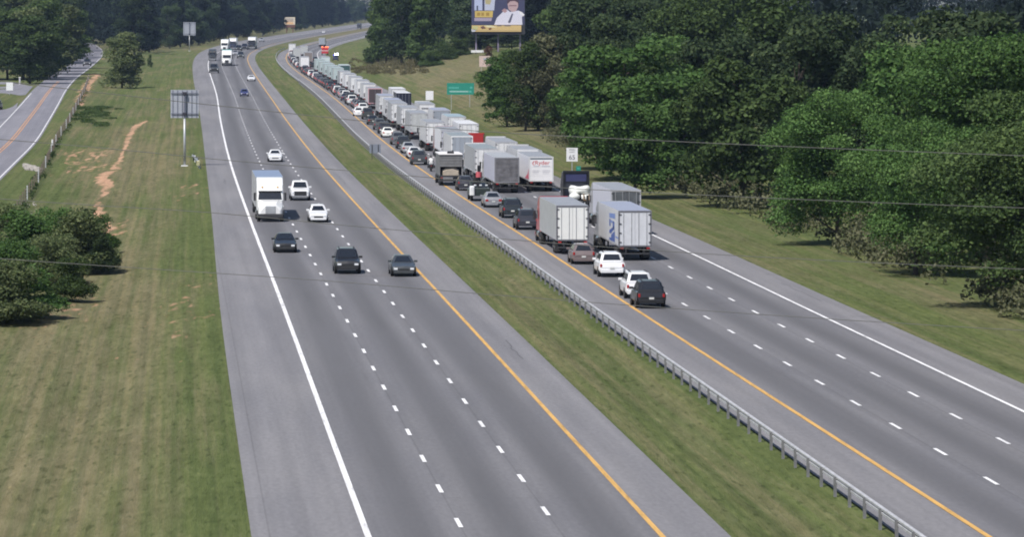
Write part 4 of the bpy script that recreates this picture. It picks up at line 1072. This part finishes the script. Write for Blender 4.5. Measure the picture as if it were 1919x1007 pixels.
# ------------------------------------------------------------ odd vehicles
def wheels_for(t, ys, x, r, w, dual=False):
    for y in ys:
        for s in (-1, 1):
            n_, m_, mt, k_ = wheel_parts(s*x, y, r, w)
            o = obj('wheel', m_.mesh('wheel'), mt, t); obj('rim', k_[0][1].mesh('rim'), k_[0][2], o)
def black_tractor():
    p = F0(1086, 396); t = thing('heavy_haul_truck', 'black sleeper cab truck seen from behind carrying rounded white machinery', 'truck', (p.x, p.y, .032), -math.atan(float(YR(p.y+5)-YR(p.y-5))/10))
    DK = mat('black_blue_cab', (.012,.014,.028), .35, 0, .4); NV = mat('navy_panel', (.03,.033,.10), .4, 0, .4)
    obj('deck', MB().box(-1.22,1.22,0,3.3,.85,1.0,.04).box(-.5,.5,.2,6,.6,.85).mesh('deck'), STEELD, t)
    o = obj('cab', MB().prism([(3.5,.9),(6.8,.9),(7.0,2.0),(6.4,2.9),(5.4,3.6),(3.5,3.68)], -1.22, 1.22, .1).box(-.95,.95,6.8,9.0,.8,1.75,.1).mesh('cab'), DK, t)
    obj('rear_panel', MB().box(-1.0,1.0,3.40,3.46,2.7,3.42).mesh('rear_panel'), NV, o)
    obj('cab_frame', MB().box(-1.28,-1.14,3.3,3.55,.9,3.74).box(1.14,1.28,3.3,3.55,.9,3.74).box(-1.14,1.14,3.3,3.55,3.56,3.74).mesh('cab_frame'), BKM, t)
    wheels_for(t, (1.3, 2.6, 8.2), 1.03, .5, .4)
    wm = mat('white_casting', (.80,.80,.76), .4, 0, .3, dirt=.1)
    d = MB(); n = 18
    prof = [(0.1,.45),(.4,.85),(1.1,1.05),(2.2,1.0),(2.9,.62)]
    d.loft([[(r*math.cos(a)+.15, .2+yy, 1.95-.02*yy+r*.5*math.sin(a)+.16*math.sin(a*3)*r) for a in [6.283*k/n for k in range(n)]] for yy, r in prof])
    o = obj('drum', d.mesh('drum', True), wm, t)
    obj('chute', MB().prism([(-.1,1.15),(.9,1.45),(.9,1.7),(-.1,1.35)], .2, .95, .06).mesh('chute'), wm, o)
    d2 = MB(); d2.loft([[(-.45+r*math.cos(a), yy, 1.38+r*.7*math.sin(a)) for a in [6.283*k/12 for k in range(12)]] for yy, r in ((-.25,.25),(-.05,.5),(.9,.5),(1.1,.2))])
    obj('water_tank', d2.mesh('water_tank', True), wm, t)
    obj('brace', MB().box(.35,.45,-.2,0,1.0,1.65).box(.85,.95,-.2,0,1.0,1.6).box(.35,1.1,-.2,-.1,1.0,1.08).mesh('brace'), mat('ochre_steel', (.25,.17,.10), .7), t)
BKM = mat('black_frame', (.010,.010,.014), .5)
black_tractor()
def tan_truck():
    p = F0(845, 349); t = thing('stake_bed_truck', 'grey open backed truck carrying a tan covered load with a pale roof edge', 'truck', (p.x, p.y, .032), -math.atan(float(YR(p.y+5)-YR(p.y-5))/10))
    G1 = mat('truck_grey', (.20,.20,.205), .6, .1, dirt=.25)
    obj('deck', MB().box(-1.25,1.25,0,7,.95,1.15).mesh('deck'), STEELD, t)
    o = obj('cargo_body', MB().box(-1.25,-1.17,0,7,1.15,3.4).box(1.17,1.25,0,7,1.15,3.4).box(-1.17,1.17,6.9,7,1.15,3.4).box(-1.17,1.17,0.9,.96,2.2,3.3).mesh('cargo_body'), G1, t)
    for k in range(4): obj('slat', MB().box(-1.16,1.16,.0,.06,2.10+k*.32,2.38+k*.32).mesh('slat'), G1, o)
    obj('roof_rim', MB().box(-1.3,1.3,-.1,7.05,3.4,3.52,.03).mesh('roof_rim'), mat('pale_rim', (.72,.70,.70), .5), t)
    obj('spare_bundle', MB().box(-.35,.35,.1,1.1,3.52,3.78,.1).mesh('spare_bundle'), BKM, t)
    TN = mat('tan_tarpaulin', (.42,.36,.29), .8, dirt=.2)
    obj('covered_load', MB().loft([[(x*k, y, 1.15+h*k2) for x, h in ((-.95,0),(-.95,.55),(-.6,.8),(.3,.95),(.95,.6),(1.0,0))] for y, k, k2 in ((.1,.85,.7),(.5,1,1),(4,1,1.05),(6.5,.95,.9))]).mesh('covered_load'), TN, t)
    obj('cab', MB().prism([(7.2,.8),(9.3,.8),(9.35,1.6),(8.9,2.55),(7.2,2.7)], -1.1, 1.1, .08).mesh('cab'), G1, t)
    obj('rear_bumper', MB().box(-1.2,1.2,-.06,.06,.5,.68).mesh('rear_bumper'), STEELD, t)
    for s in (-1,1): obj('tail_light', MB().box(s*1.0-.12,s*1.0+.12,-.08,-.02,.78,.92).mesh('tail_light'), TAIL, t)
    wheels_for(t, (1.2, 2.4, 8.4), 1.0, .48, .4)
tan_truck()
def service_truck():
    p = F0(901, 378); t = thing('service_truck', 'dark service truck with a white box at its left rear and a red banded mast', 'truck', (p.x, p.y, .032), -math.atan(float(YR(p.y+5)-YR(p.y-5))/10))
    DG = mat('dark_green_body', (.025,.035,.032), .45, 0, .3, dirt=.2)
    obj('body', MB().box(-.95,.95,0,2.9,.55,1.35,.08).box(-1.0,1.0,2.9,5.6,.5,1.15,.1).mesh('body'), DG, t)
    o = obj('cab', MB().prism([(2.9,1.1),(4.5,1.1),(4.1,1.85),(3.1,1.9)], -.85, .85, .08).mesh('cab'), DG, t)
    obj('rear_window', MB().quad((-.7,2.92,1.25),(.7,2.92,1.25),(.65,3.02,1.75),(-.65,3.02,1.75)).mesh('rear_window'), GLASS, o)
    obj('white_box', MB().box(-1.12,-.62,-.25,.5,.62,1.55,.1).mesh('white_box'), TDOOR, t)
    m = obj('mast', MB().cyl((-.15,.7,1.3),(-.15,.7,3.0),.12,n=8).box(-.3,.05,.5,.9,3.0,3.6,.06).mesh('mast'), BKM, t)
    obj('red_band', MB().cyl((-.15,.7,2.4),(-.15,.7,2.95),.30,n=10).mesh('red_band'), mat('red_band', (.5,.10,.12), .5), m)
    for x in (-.55,.0,.6): obj('work_light', MB().box(x-.12,x+.12,.35,.45,1.55,1.68).mesh('work_light'), LAMP, t)
    obj('light_bar', MB().box(-.8,.85,.42,.5,1.42,1.5).mesh('light_bar'), STEELD, t)
    for s in (-1,1): obj('tail_light', MB().box(s*.85-.1,s*.85+.1,-.03,.02,.75,.95).mesh('tail_light'), TAIL, t)
    wheels_for(t, (.9, 4.7), .86, .4, .26)
service_truck()
def motorcycle():
    p = F0(808, 322); ang = -math.atan(float(YR(p.y+5)-YR(p.y-5))/10)
    t = thing('motorcycle', 'dark motorcycle between the dark SUV and the grey open backed truck', 'motorcycle', (p.x, p.y+1.1, .032), ang)
    for y in (-.72, .78):
        o = obj('wheel', MB().lathe_x(0, [(-.07,.2),(-.07,.30),(0,.33),(.07,.30),(.07,.2)], y, .33, 18).mesh('wheel'), TYRE, t)
        obj('rim', MB().lathe_x(0, [(-.03,.21),(.03,.21)], y, .33, 14).mesh('rim'), RIM, o)
    obj('fuel_tank', MB().loft([[(x*k, y, .78+z*k) for x, z in ((-.16,0),(-.14,.14),(0,.2),(.14,.14),(.16,0),(0,-.1))] for y, k in ((-.05,.6),(.12,1),(.42,.9),(.55,.4))]).mesh('fuel_tank'), paint((.03,.03,.035)), t)
    obj('engine', MB().box(-.2,.2,-.2,.35,.3,.66,.06).mesh('engine'), STEELD, t)
    obj('seat', MB().box(-.15,.15,-.65,0,.72,.84,.05).mesh('seat'), PLAST, t)
    obj('fork', MB().cyl((-.1,.78,.33),(-.1,.5,1.0),.03,n=6).cyl((.1,.78,.33),(.1,.5,1.0),.03,n=6).mesh('fork'), CHROME, t)
    obj('handlebar', MB().cyl((-.38,.38,1.08),(.38,.38,1.08),.02,n=6).mesh('handlebar'), STEELD, t)
    for s in (-1,1): obj('saddle_bag', MB().box(s*.32-.13,s*.32+.13,-.85,-.35,.4,.74,.05).mesh('saddle_bag'), PLAST, t)
    obj('tail_light', MB().box(-.07,.07,-.93,-.88,.62,.70).mesh('tail_light'), TAIL, t)
    # rider
    J = [(0,-.25,.90),(0,-.2,1.15),(0,-.1,1.42),(0,-.05,1.56),(0,0,1.68),
         (-.2,-.1,1.40),(-.3,.12,1.18),(-.34,.36,1.10),(.2,-.1,1.40),(.3,.12,1.18),(.34,.36,1.10),
         (-.14,-.22,.88),(-.26,.2,.80),(-.24,.02,.42),(-.24,.16,.36),(.14,-.22,.88),(.26,.2,.80),(.24,.02,.42),(.24,.16,.36)]
    Ed = [(0,1),(1,2),(2,3),(3,4),(2,5),(5,6),(6,7),(2,8),(8,9),(9,10),(0,11),(11,12),(12,13),(13,14),(0,15),(15,16),(16,17),(17,18)]
    R = [.17,.16,.17,.06,.10,.085,.06,.045,.085,.06,.045,.11,.09,.06,.05,.11,.09,.06,.05]
    me = bpy.data.meshes.new('rider'); me.from_pydata(J, Ed, [])
    r = thing('person', 'person in a pale jacket riding the dark motorcycle, seen from behind', 'person', (p.x, p.y+1.1, .032), ang, me=me, m=mat('pale_jacket', (.60,.60,.60), .8))
    md = r.modifiers.new('skin', 'SKIN')
    for v, rr in zip(me.skin_vertices[0].data if me.skin_vertices else [], R): v.radius = (rr, rr)
    if me.skin_vertices: me.skin_vertices[0].data[0].use_root = True
    r.modifiers.new('smooth', 'SUBSURF').levels = 1
    hm = MB(); hm.loft([[(rr*math.cos(a), rr*1.15*math.sin(a), z) for a in [6.283*k/12 for k in range(12)]] for z, rr in ((1.60,.09),(1.66,.135),(1.75,.15),(1.84,.12),(1.89,.05))])
    obj('helmet', hm.mesh('helmet', True), paint((.03,.03,.03)), r)
    tr = MB()
    for s in (-1,1): tr.cyl((s*.14,-.22,.88),(s*.26,.2,.80),.125,.105,8).cyl((s*.26,.2,.80),(s*.24,.02,.45),.10,.075,8)
    obj('trousers', tr.mesh('trousers', True), mat('dark_trousers', (.03,.035,.05), .9), r)
motorcycle()
def emergency():
    p = F0(629, 114); sl = float(YR(p.y+5)-YR(p.y-5))/10
    t = car('suv', 629, 114, YR, (.02,.03,.07), 'police car with flashing blue white lights on the right shoulder of the far queue', name='police_car')
    t['category'] = 'police car'
    o = obj('light_bar', MB().box(-.75,.75,-.6,-.2,1.80,1.98,.04).mesh('light_bar'), STEELD, t)
    obj('white_strobe', MB().box(-.25,.85,-.64,-.18,1.99,2.45).mesh('white_strobe'), mat('white_strobe_lit', (.8,.8,1), .4, emit=((.78,.80,1), 25)), o)
    obj('blue_strobe', MB().box(-.72,-.05,-.64,-.18,1.84,2.0).mesh('blue_strobe'), mat('blue_strobe_lit', (.05,.05,.6), .4, emit=((.10,.10,1), 3)), o)
    p = F0(609, 103)
    t = thing('fire_engine', 'red emergency truck with lit red lights ahead of the police car', 'fire engine', (p.x, p.y, .032), -math.atan(float(YR(p.y+5)-YR(p.y-5))/10))
    b = obj('body', MB().box(-1.25,1.25,0,6.5,.6,2.8,.06).mesh('body'), RED, t)
    obj('stripe', MB().box(-1.262,1.262,-.012,6.4,1.5,1.7).mesh('stripe'), TDOOR, b)
    obj('cab', MB().prism([(6.6,.6),(9.3,.6),(9.3,1.7),(8.9,2.75),(6.6,2.8)], -1.2, 1.2, .06).mesh('cab'), RED, t)
    for x, c in ((-.95,0),(.95,0),(.3,0)): obj('warning_light', MB().box(x-.28,x+.28,-.1,.2,2.8,3.15).mesh('warning_light'), mat('red_lamp_lit', (.8,.1,.03), .4, emit=((1,.16,.05), 3)), t)
    wheels_for(t, (1.6, 8.0), 1.05, .5, .35)
emergency()

# ------------------------------------------------------------ signs
def sign_back(px, py, ppx, w, h, top, label, bars=6, hb=2):
    p = F0(px, py); p.z = float(H(p.x, p.y)); t = thing('road_sign', label, 'road sign', p)
    pan = obj('sign_panel', MB().box(-w/2, w/2, .14, .17, top-h, top).mesh('sign_panel'), mat('sign_back_aluminium', (.40,.42,.48), .5, .2, dirt=.1), t)
    st = MB().box(-.05,.06,0,.01,0,.01)
    sm = MB().box(-.035,.035,.07,.138,top-h+.04,top-.04).mesh('stiffener')
    for k in range(bars): obj('stiffener', sm, mat('stiffener_grey', (.14,.15,.20), .6, .1), pan, (-w*.42+w*.84*k/(bars-1), 0, 0))
    cm = MB().box(-w/2+.05, w/2-.05, -.0, .068, -.05, .05).mesh('crossbar')
    for k in range(hb): obj('crossbar', cm, mat('stiffener_grey', (.14,.15,.20), .6, .1), pan, (0, 0, top-.42-(h-.95)*k/max(hb-1,1)))
    obj('post', MB().cyl((0,-.16,0),(0,-.16,top-h-.1),.15,.14,14).mesh('post', True), GALV, t)
    obj('mount_beam', MB().box(-.09,.09,-.24,-.06,top-h-.1,top-.25).mesh('mount_beam'), mat('stiffener_grey', (.14,.15,.20), .6, .1), t)
    for k in range(hb): obj('clamp', MB().box(-.24,.24,-.34,-.001,top-.60-(h-.95)*k/max(hb-1,1),top-.24-(h-.95)*k/max(hb-1,1),.05).mesh('clamp'), mat('clamp_dark', (.03,.03,.045), .6), t)
    obj('base_plate', MB().box(-.42,.42,-.5,.2,.0,.10,.03).mesh('base_plate'), TDOOR, t)
sign_back(346, 311, 0, 3.45, 3.45, 9.35, 'tall back of a square roadside sign on a round post on the near grass verge')
sign_back(355, 95, 0, 4.9, 5.3, 11.6, 'back of a distant square sign on a post by the far wood', bars=3)
p = F0(703, 298)
t = thing('road_sign', 'small grey back of a median sign standing over the guardrail', 'road sign', (p.x+.0, p.y, 0))
obj('sign_panel', MB().box(-.72,.72,0,.03,.75,1.9).mesh('sign_panel'), mat('sign_back_blue', (.20,.22,.27), .6, .1), t)
for x in (-.4,.4): obj('post', MB().box(x-.04,x+.04,-.08,-.001,-.6,1.85).mesh('post'), STEELD, t)
def sign_front(px, py, w, h, top, m, label, posts=(0,), name='road_sign', y=None):
    p = F0(px, py) if y is None else Vector(y); p.z = float(H(p.x, p.y))
    t = thing(name, label, 'road sign', p)
    pan = obj('sign_panel', MB().box(-w/2, w/2, -.02, .02, top-h, top).mesh('sign_panel'), m, t)
    for x in posts: obj('post', MB().box(x-.05,x+.05,.022,.12,-.4,top-.1).mesh('post'), GALV, t)
    return t, pan
SW = mat('sign_white', (.78,.78,.80), .5); SG = mat('sign_green', (.02,.24,.18), .5); SGD = mat('sign_green_light', (.10,.42,.36), .5)
t, pan = sign_front(1072, 345, 1.24, 1.50, 4.0, SW, 'white rectangular sign with dark lettering on the right grass verge', posts=(0,))
rt = (math.pi/2, 0, 0)
text('lettering', 'SPEED', .20, DKL, pan, (0, -.026, 3.78), rt, sx=1.3); text('lettering', 'LIMIT', .20, DKL, pan, (0, -.026, 3.52), rt, sx=1.3)
text('lettering', '65', .72, DKL, pan, (0, -.026, 2.92), rt)
t, pan = sign_front(1084, 352, .5, 1.15, 2.35, SG, 'small narrow green marker beside the white rectangular sign')
for z in (2.1, 1.8, 1.5): flat('pale_mark', [(-.12,z-.05),(.12,z-.05),(.12,z+.05),(-.12,z+.05)], .022, SGD, pan, lambda u, v, o: (u, -o, v))
t, pan = sign_front(863, 206, 5.0, 2.15, 4.75, SG, 'wide green guide sign with faint pale lettering in front of the tan bank', posts=(-1.7, 1.7))
fg = lambda u, v, o: (u, -o, v)
for i in range(7): x = -2.15+i*.27; flat('pale_letter', [(x,3.72),(x+.19,3.72),(x+.19,4.02),(x,4.02)], .024, SGD, pan, fg)
for i in range(13): x = -2.0+i*.27; flat('pale_letter', [(x,3.05),(x+.19,3.05),(x+.19,3.30),(x,3.30)], .024, mat('sign_pale_text', (.42,.60,.58), .5), pan, fg)
for x, z in ((1.75,3.9),(1.6,3.15)): flat('pale_letter', [(x,z-.16),(x+.4,z-.16),(x+.4,z+.16),(x,z+.16)], .024, SGD, pan, fg)
sign_front(805, 216, 1.35, 1.6, 4.3, SW, 'plain white rectangular sign beside the lettered trailer')
t, pan = sign_front(0, 0, 2.9, 2.5, 3.4, mat('faded_pink_white', (.60,.46,.42), .7, dirt=.15), 'faded pinkish white square sign under the shrubs below the billboard', posts=(-1,1), y=G(910,133))
flat('mark', [(-.5,2.5),(.5,2.5),(.5,2.9),(-.5,2.9)], .024, mat('grey_print', (.35,.35,.42), .5), pan, fg)
q = G(914, 118); 
bl = [(q.x+rx, q.y+ry, q.z+rz, .9, 1.0) for rx, ry, rz in ((-.8,0,1.0),(.3,.3,1.8),(.9,.2,1.1),(-.2,.1,2.6),(.4,0,3.2))]
def loose(name, bl, n, leaf, m, label, cat, seed, org):
    bl = [(b[0]-org[0], b[1]-org[1], b[2]-org[2], b[3], b[4]) for b in bl]
    t = thing(name, label, cat, org)
    obj('foliage', crown_mesh('foliage', bl, n, leaf, np.random.default_rng(seed)), m, t)
    obj('stem', MB().cyl((0,0,-.2),(0.1,0,2.4),.06,.02,6).mesh('stem'), M_BARK, t)
loose('shrub', bl, 900, .16, mat_leaf('leaf_russet', (.07,.035,.025), (.14,.07,.05), (.22,.13,.10)), 'reddish brown shrub above the faded pinkish sign', 'shrub', 8, (q.x, q.y, q.z))
q = F0(18, 178)
t = thing('roadside_board', 'small white board on a post by the side street at the left edge', 'sign', (q.x, q.y, 0))
obj('panel', MB().box(-.72,.72,0,.06,1.0,2.7).mesh('panel'), SW, t); obj('post', MB().box(-.05,.05,.062,.14,-.3,2.5).mesh('post'), GALV, t)
q = F0(152, 96)
t = thing('marker_post', 'slim white post at the far end of the frontage road', 'post', (q.x, q.y, 0))
obj('post', MB().cyl((0,0,-.2),(0,0,5.2),.16,n=10).mesh('post'), SW, t); obj('cap', MB().box(-.5,.5,-.1,.1,3.4,4.6,.1).mesh('cap'), SW, t)
q = F0(37, 158)
t = thing('gate_post', 'short pale post under the trees beside the side street', 'post', (q.x, q.y, 0))
obj('post', MB().box(-.2,.2,-.2,.2,-.2,1.6,.05).mesh('post'), mat('pale_post', (.5,.5,.52), .7), t); obj('cap', MB().box(-.28,.28,-.28,.28,1.6,1.75,.05).mesh('cap'), SW, t)

# billboards
def billboard():
    Y = 1235.0; x0, x1 = (884-600)*Y/FPX, (983-600)*Y/FPX; w = x1-x0; cx = (x0+x1)/2
    gz = float(H(cx, Y)); zz = lambda py: CAMH - py*Y/FPX
    t = thing('billboard', 'big billboard with a man in a white shirt and a yellow word block on navy', 'billboard', (cx, Y, gz))
    zb, zt = zz(46)-gz, zz(-9)-gz
    obj('frame', MB().box(-w/2-.1, w/2+.1, .02, .5, zb-2.6, zt+.12).mesh('frame'), STEELD, t)
    face = obj('poster', MB().box(-w/2, w/2, 0, .018, zb, zt).mesh('poster'), mat('poster_navy', (.050,.052,.115), .6), t)
    U = lambda px: (px-600)*Y/FPX - cx; V = lambda py: zz(py)-gz
    fr = lambda u, v, o: (U(u), -o, V(v))
    def fp(nm, pts, c, o=.012, par=face): flat(nm, pts, o, mat('print_%02d%02d%02d' % tuple(int(v*99) for v in c), c, .6), par, fr)
    fp('pale_block', [(889,-4),(904,-4),(904,19),(889,19)], (.42,.46,.66)); fp('pale_block', [(908,-4),(928,-4),(926,19),(908,19)], (.46,.48,.62))
    fp('tan_blotch', [(909,-3),(921,0),(918,8),(910,7)], (.42,.36,.20), .02); fp('dark_stroke', [(893,10),(896,10),(896,20),(893,20)], (.06,.07,.12), .02)
    fp('yellow_block', [(890,20),(924,20),(923,32),(890,32)], (.55,.40,.12))
    for a, b in ((894,900),(902,907),(911,917)): fp('ochre_letter', [(a,23),(b,23),(b,29),(a,29)], (.34,.21,.04), .02)
    fp('lilac_strip', [(889,33),(922,33),(921,39),(889,39)], (.36,.30,.40))
    fp('man_shirt', [(926,46),(931,33),(938,26),(944,20),(950,17),(956,22),(966,20),(972,19),(977,24),(980,28),(978,32),(979,46)], (.64,.62,.74), .014)
    fp('man_sleeve', [(972,20),(978,22),(983,27),(981,30),(974,26)], (.74,.72,.76), .02)
    fp('man_hand', [(940,19),(946,15),(951,20),(946,24)], (.40,.25,.27), .022)
    fp('man_face', [(951,6),(955,1),(965,0),(971,4),(971,12),(967,20),(960,22),(953,17)], (.46,.32,.34), .022)
    fp('man_hair', [(950,8),(951,0),(956,-5),(966,-5),(972,1),(972,9),(970,4),(964,1),(956,2)], (.06,.03,.05), .026)
    fp('man_eyes', [(954,9),(968,9),(968,11),(954,11)], (.20,.11,.13), .028)
    fp('man_tie', [(959,25),(962,25),(957,41),(954,43),(952,41)], (.10,.10,.16), .024)
    low = obj('lower_strip', MB().box(-w/2+.02, w/2-.9, -.30, -.02, V(59), V(47)).mesh('lower_strip'), mat('strip_ochre', (.60,.43,.19), .6), t)
    fl = lambda u, v, o: (U(u), -.30-o, V(v))
    def fq(nm, pts, c, o=.01): flat(nm, pts, o, mat('print_%02d%02d%02d' % tuple(int(v*99) for v in c), c, .6), low, fl)
    fq('strip_light', [(886,48),(896,49),(894,56),(885,55)], (.50,.48,.22)); fq('strip_white', [(883,54),(893,55),(890,59),(884,59)], (.60,.60,.66)); fq('strip_brown', [(900,50),(906,48),(911,53),(903,54)], (.13,.06,.05), .014)
    fq('strip_brown', [(915,53),(920,51),(922,54),(917,56)], (.16,.05,.03), .014); fq('strip_pale', [(906,47),(920,47),(932,51),(915,51)], (.68,.62,.40)); fq('strip_writing', [(931,47.3),(940,47.3),(940,48.6),(931,48.6)], (.10,.09,.14), .016); fq('strip_writing', [(945,47.3),(957,47.3),(957,48.6),(945,48.6)], (.10,.09,.14), .016)
    obj('catwalk', MB().box(-w/2, w/2, -1.2, 0, V(63)-.1, V(63)).box(-w/2, w/2, -1.2,-1.16, V(63)+.9, V(63)+.95).mesh('catwalk'), mat('catwalk_dark', (.05,.045,.06), .7), t)
    for x in (-w/2+1.2, 0, w/2-1.2): obj('post', MB().box(x-.2, x+.2, .1, .48, -1.5, zb-.3).mesh('post'), mat('post_lilac', (.20,.17,.24), .7), t)
    obj('base_slab', MB().box(-w/2-.2, -w/2+3.4, -1.2, .09, -.2, .45, .05).mesh('base_slab'), TDOOR, t)
billboard()
def far_billboard():
    p = F0(543, 61.2); t = thing('billboard', 'small distant billboard with an orange and cream face against the dark wood', 'billboard', p)
    s = p.y/FPX; w = 20*s
    pan = obj('poster', MB().box(-w/2, w/2, 0, .3, 15.5*s, 29.5*s).mesh('poster'), mat('cream_poster', (.62,.55,.44), .6), t)
    for z0, z1, c in ((16.5, 20, (.70,.42,.20)), (21.5, 23.5, (.34,.22,.16)), (25, 27, (.30,.26,.26))):
        flat('poster_band', [(-w*.36, z0*s), (w*.36, z0*s), (w*.36, z1*s), (-w*.36, z1*s)], .03, mat('band_%d' % int(z0*10), c, .6), pan, lambda u, v, o: (u, -o, v))
    obj('fascia', MB().box(-w/2, w/2, -.1, .25, 10*s, 15.5*s).mesh('fascia'), RUST, t)
    for x in (-w*.3, w*.3): obj('post', MB().box(x-.25, x+.25, .31, .8, -.5, 22*s).mesh('post'), RUST, t)
far_billboard()

# ------------------------------------------------------------ guardrail end by the tall sign, fence, rocks, wires
def end_terminal():
    p = F0(370, 316); t = thing('guardrail_terminal', 'short battered guardrail end with pale posts beside the tall sign', 'guardrail end', (p.x, p.y, 0))
    r = MB()
    r.loft([[(x+dx, y, z+dz) for dx, dz in ((0,.14),(-.07,.1),(-.07,.04),(0,0),(-.07,-.04),(-.07,-.12),(0,-.16),(.03,-.16),(.03,.14))] for x, y, z in ((.15,0,.62),(-.05,4,.66),(-.35,10,.7),(-.9,20,.7),(-1.5,31,.5))])
    obj('rail', r.mesh('rail'), GALV, t)
    pm = MB().box(-.07,.07,-.1,.1,-.2,.86).mesh('post')
    for i, (x, y) in enumerate(((.25,0),(.1,2.5),(.0,5),(-.15,9),(-.35,13),(-.6,17),(-.9,22),(-1.2,27))): obj('post', pm, TDOOR if i % 2 == 0 else BKM, t, (x, y, 0))
    obj('impact_head', MB().box(-.1,.32,-.5,.1,.4,.95,.04).mesh('impact_head'), mat('terminal_face', (.40,.38,.22), .6), t)
end_terminal()
def fence():
    path = [(166,150),(160,168),(150,190),(138,214),(124,240),(108,264),(98,286),(88,308),(72,340),(55,366),(38,394),(14,424),(-20,462)]
    P = []
    pts = [F0(*q) for q in path]
    for a, b in zip(pts[:-1], pts[1:]):
        n = max(1, int((b-a).length/7.5))
        for k in range(n): P.append(a.lerp(b, k/n))
    P.append(pts[-1]); O = P[0].copy()
    t = thing('wire_fence', 'old wire fence overgrown with weeds running down the left verge', 'fence', O)
    z = lambda q: float(H(q.x, q.y))
    pm = MB().box(-.06,.06,-.06,.06,-.3,1.45).mesh('post')
    for i, q in enumerate(P): obj('post', pm, WOOD if i % 5 else mat('pale_post', (.5,.5,.52), .7), t, (q.x-O.x, q.y-O.y, z(q)))
    for h in (.12, .4, .68, .96, 1.24):
        mb = MB()
        for a, b in zip(P[:-1], P[1:]): mb.cyl((a.x-O.x, a.y-O.y, z(a)+h), (b.x-O.x, b.y-O.y, z(b)+h), .014, n=4, cap=False)
        obj('fence_wire', mb.mesh('fence_wire'), STEELD, t)
    q = F0(94, 286); 
    t = thing('fence_corner_post', 'stout pale topped corner post of the wire fence beside the dirt patch', 'post', (q.x+.3, q.y, 0))
    obj('post', MB().cyl((0,0,-.3),(0,0,1.0),.11,n=8).mesh('post'), WOOD, t); obj('post_top', MB().cyl((0,0,1.0),(0,0,1.75),.12,n=8).mesh('post_top'), SW, t)
fence()
def rocks():
    rng = random.Random(9); mb = MB()
    for i in range(150):
        u = rng.random(); v = rng.random()
        q = F0(46 + 32*u + rng.uniform(-1,1), 308 + 9*u + 10*v*(1-.5*u)); s = rng.uniform(.12,.34)
        pts = []
        for k in range(3):
            rr = s*(1, .95, .5)[k]; zz = (-.1, .45, .8)[k]*s
            pts.append([(q.x+rr*math.cos(a)*rng.uniform(.8,1.1), q.y+rr*math.sin(a)*rng.uniform(.8,1.1)*1.3, float(H(q.x,q.y))+zz) for a in [6.283*j/6 for j in range(6)]])
        mb.loft(pts)
    obj('riprap', mb.mesh('riprap'), mat('pale_rock', (.36,.33,.30), .9, dirt=.3), kind='stuff')
    mb = MB()
    for i in range(34):
        q = F0(rng.uniform(36,70), rng.uniform(376,398)); s = rng.uniform(.05,.12)
        mb.loft([[(q.x+s*k*math.cos(a), q.y+s*k*math.sin(a), float(H(q.x,q.y))+h*s) for a in [6.283*j/5 for j in range(5)]] for k, h in ((1,-.1),(.9,.5),(.4,.8))])
    obj('loose_stones', mb.mesh('loose_stones'), mat('pale_rock', (.36,.33,.30), .9, dirt=.3), kind='stuff')
rocks()
def wires():
    Dp = 140.0
    W_ = [([(-900,75),(0,151),(156,170),(400,197),(930,248),(1200,262),(1919,292),(3600,330)], 'uppermost power line wire crossing above the jam'),
          ([(-900,165),(0,261),(156,274),(400,298),(750,328),(1050,352),(1200,360),(1919,390),(3600,420)], 'second power line wire from the top, crossing the verge and median'),
          ([(-900,300),(0,373),(158,384),(400,399),(650,423),(800,436),(990,452),(1200,468),(1919,505),(3600,545)], 'third power line wire from the top, crossing in front of the white truck'),
          ([(-900,420),(0,485),(200,499),(400,512),(577,524),(900,551),(1200,574),(1919,620),(3600,680)], 'lowest power line wire crossing the foreground traffic')]
    cm = mat('weathered_conductor', (.13,.13,.12), .6, .2)
    hs = []
    for i, (pts, lb) in enumerate(W_):
        f = hermite(pts); xs = np.linspace(-900, 3600, 46); D = Dp + i*3.0
        mb = MB(); c = [((x-600)*D/FPX, D, CAMH - float(f(x))*D/FPX) for x in xs]
        for a, b in zip(c[:-1], c[1:]): mb.cyl(a, b, .0115, n=6, cap=False)
        o = thing('power_line_wire', lb, 'wire', me=mb.mesh('power_line_wire'), m=cm); hs.append((c[0], c[-1]))
    for k, lb in ((0, 'wooden utility pole left of the highway holding the wires'), (1, 'wooden utility pole right of the highway holding the wires')):
        x = hs[0][k][0]; z = max(h[k][2] for h in hs)
        t = thing('utility_pole', lb, 'utility pole', (x, Dp+4.5, 0))
        obj('pole', MB().cyl((0,0,-1),(0,0,z+1.2),.17,.12,10).mesh('pole'), WOOD, t)
        for h in hs: obj('bracket', MB().box(-.06,.06,h[k][1]-Dp-4.5,0,h[k][2]-.05,h[k][2]+.05).mesh('bracket'), STEELD, t)
wires()

# ------------------------------------------------------------ air
def haze():
    mb = MB().box(-2100, 2700, -350, 6500, -2.5, 52)
    m = bpy.data.materials.new('haze_air'); m.use_nodes = True; n = m.node_tree.nodes
    n.remove(n['Principled BSDF'])
    v = n.new('ShaderNodeVolumePrincipled'); v.inputs['Density'].default_value = HAZE; v.inputs['Color'].default_value = (.50,.66,1,1); v.inputs['Anisotropy'].default_value = .0
    m.node_tree.links.new(v.outputs[0], n['Material Output'].inputs['Volume'])
    me = mb.mesh('haze'); me.materials.append(m)
    o = bpy.data.objects.new('haze', me); C.objects.link(o); o['kind'] = 'stuff'
HAZE = 3.6e-5
haze()
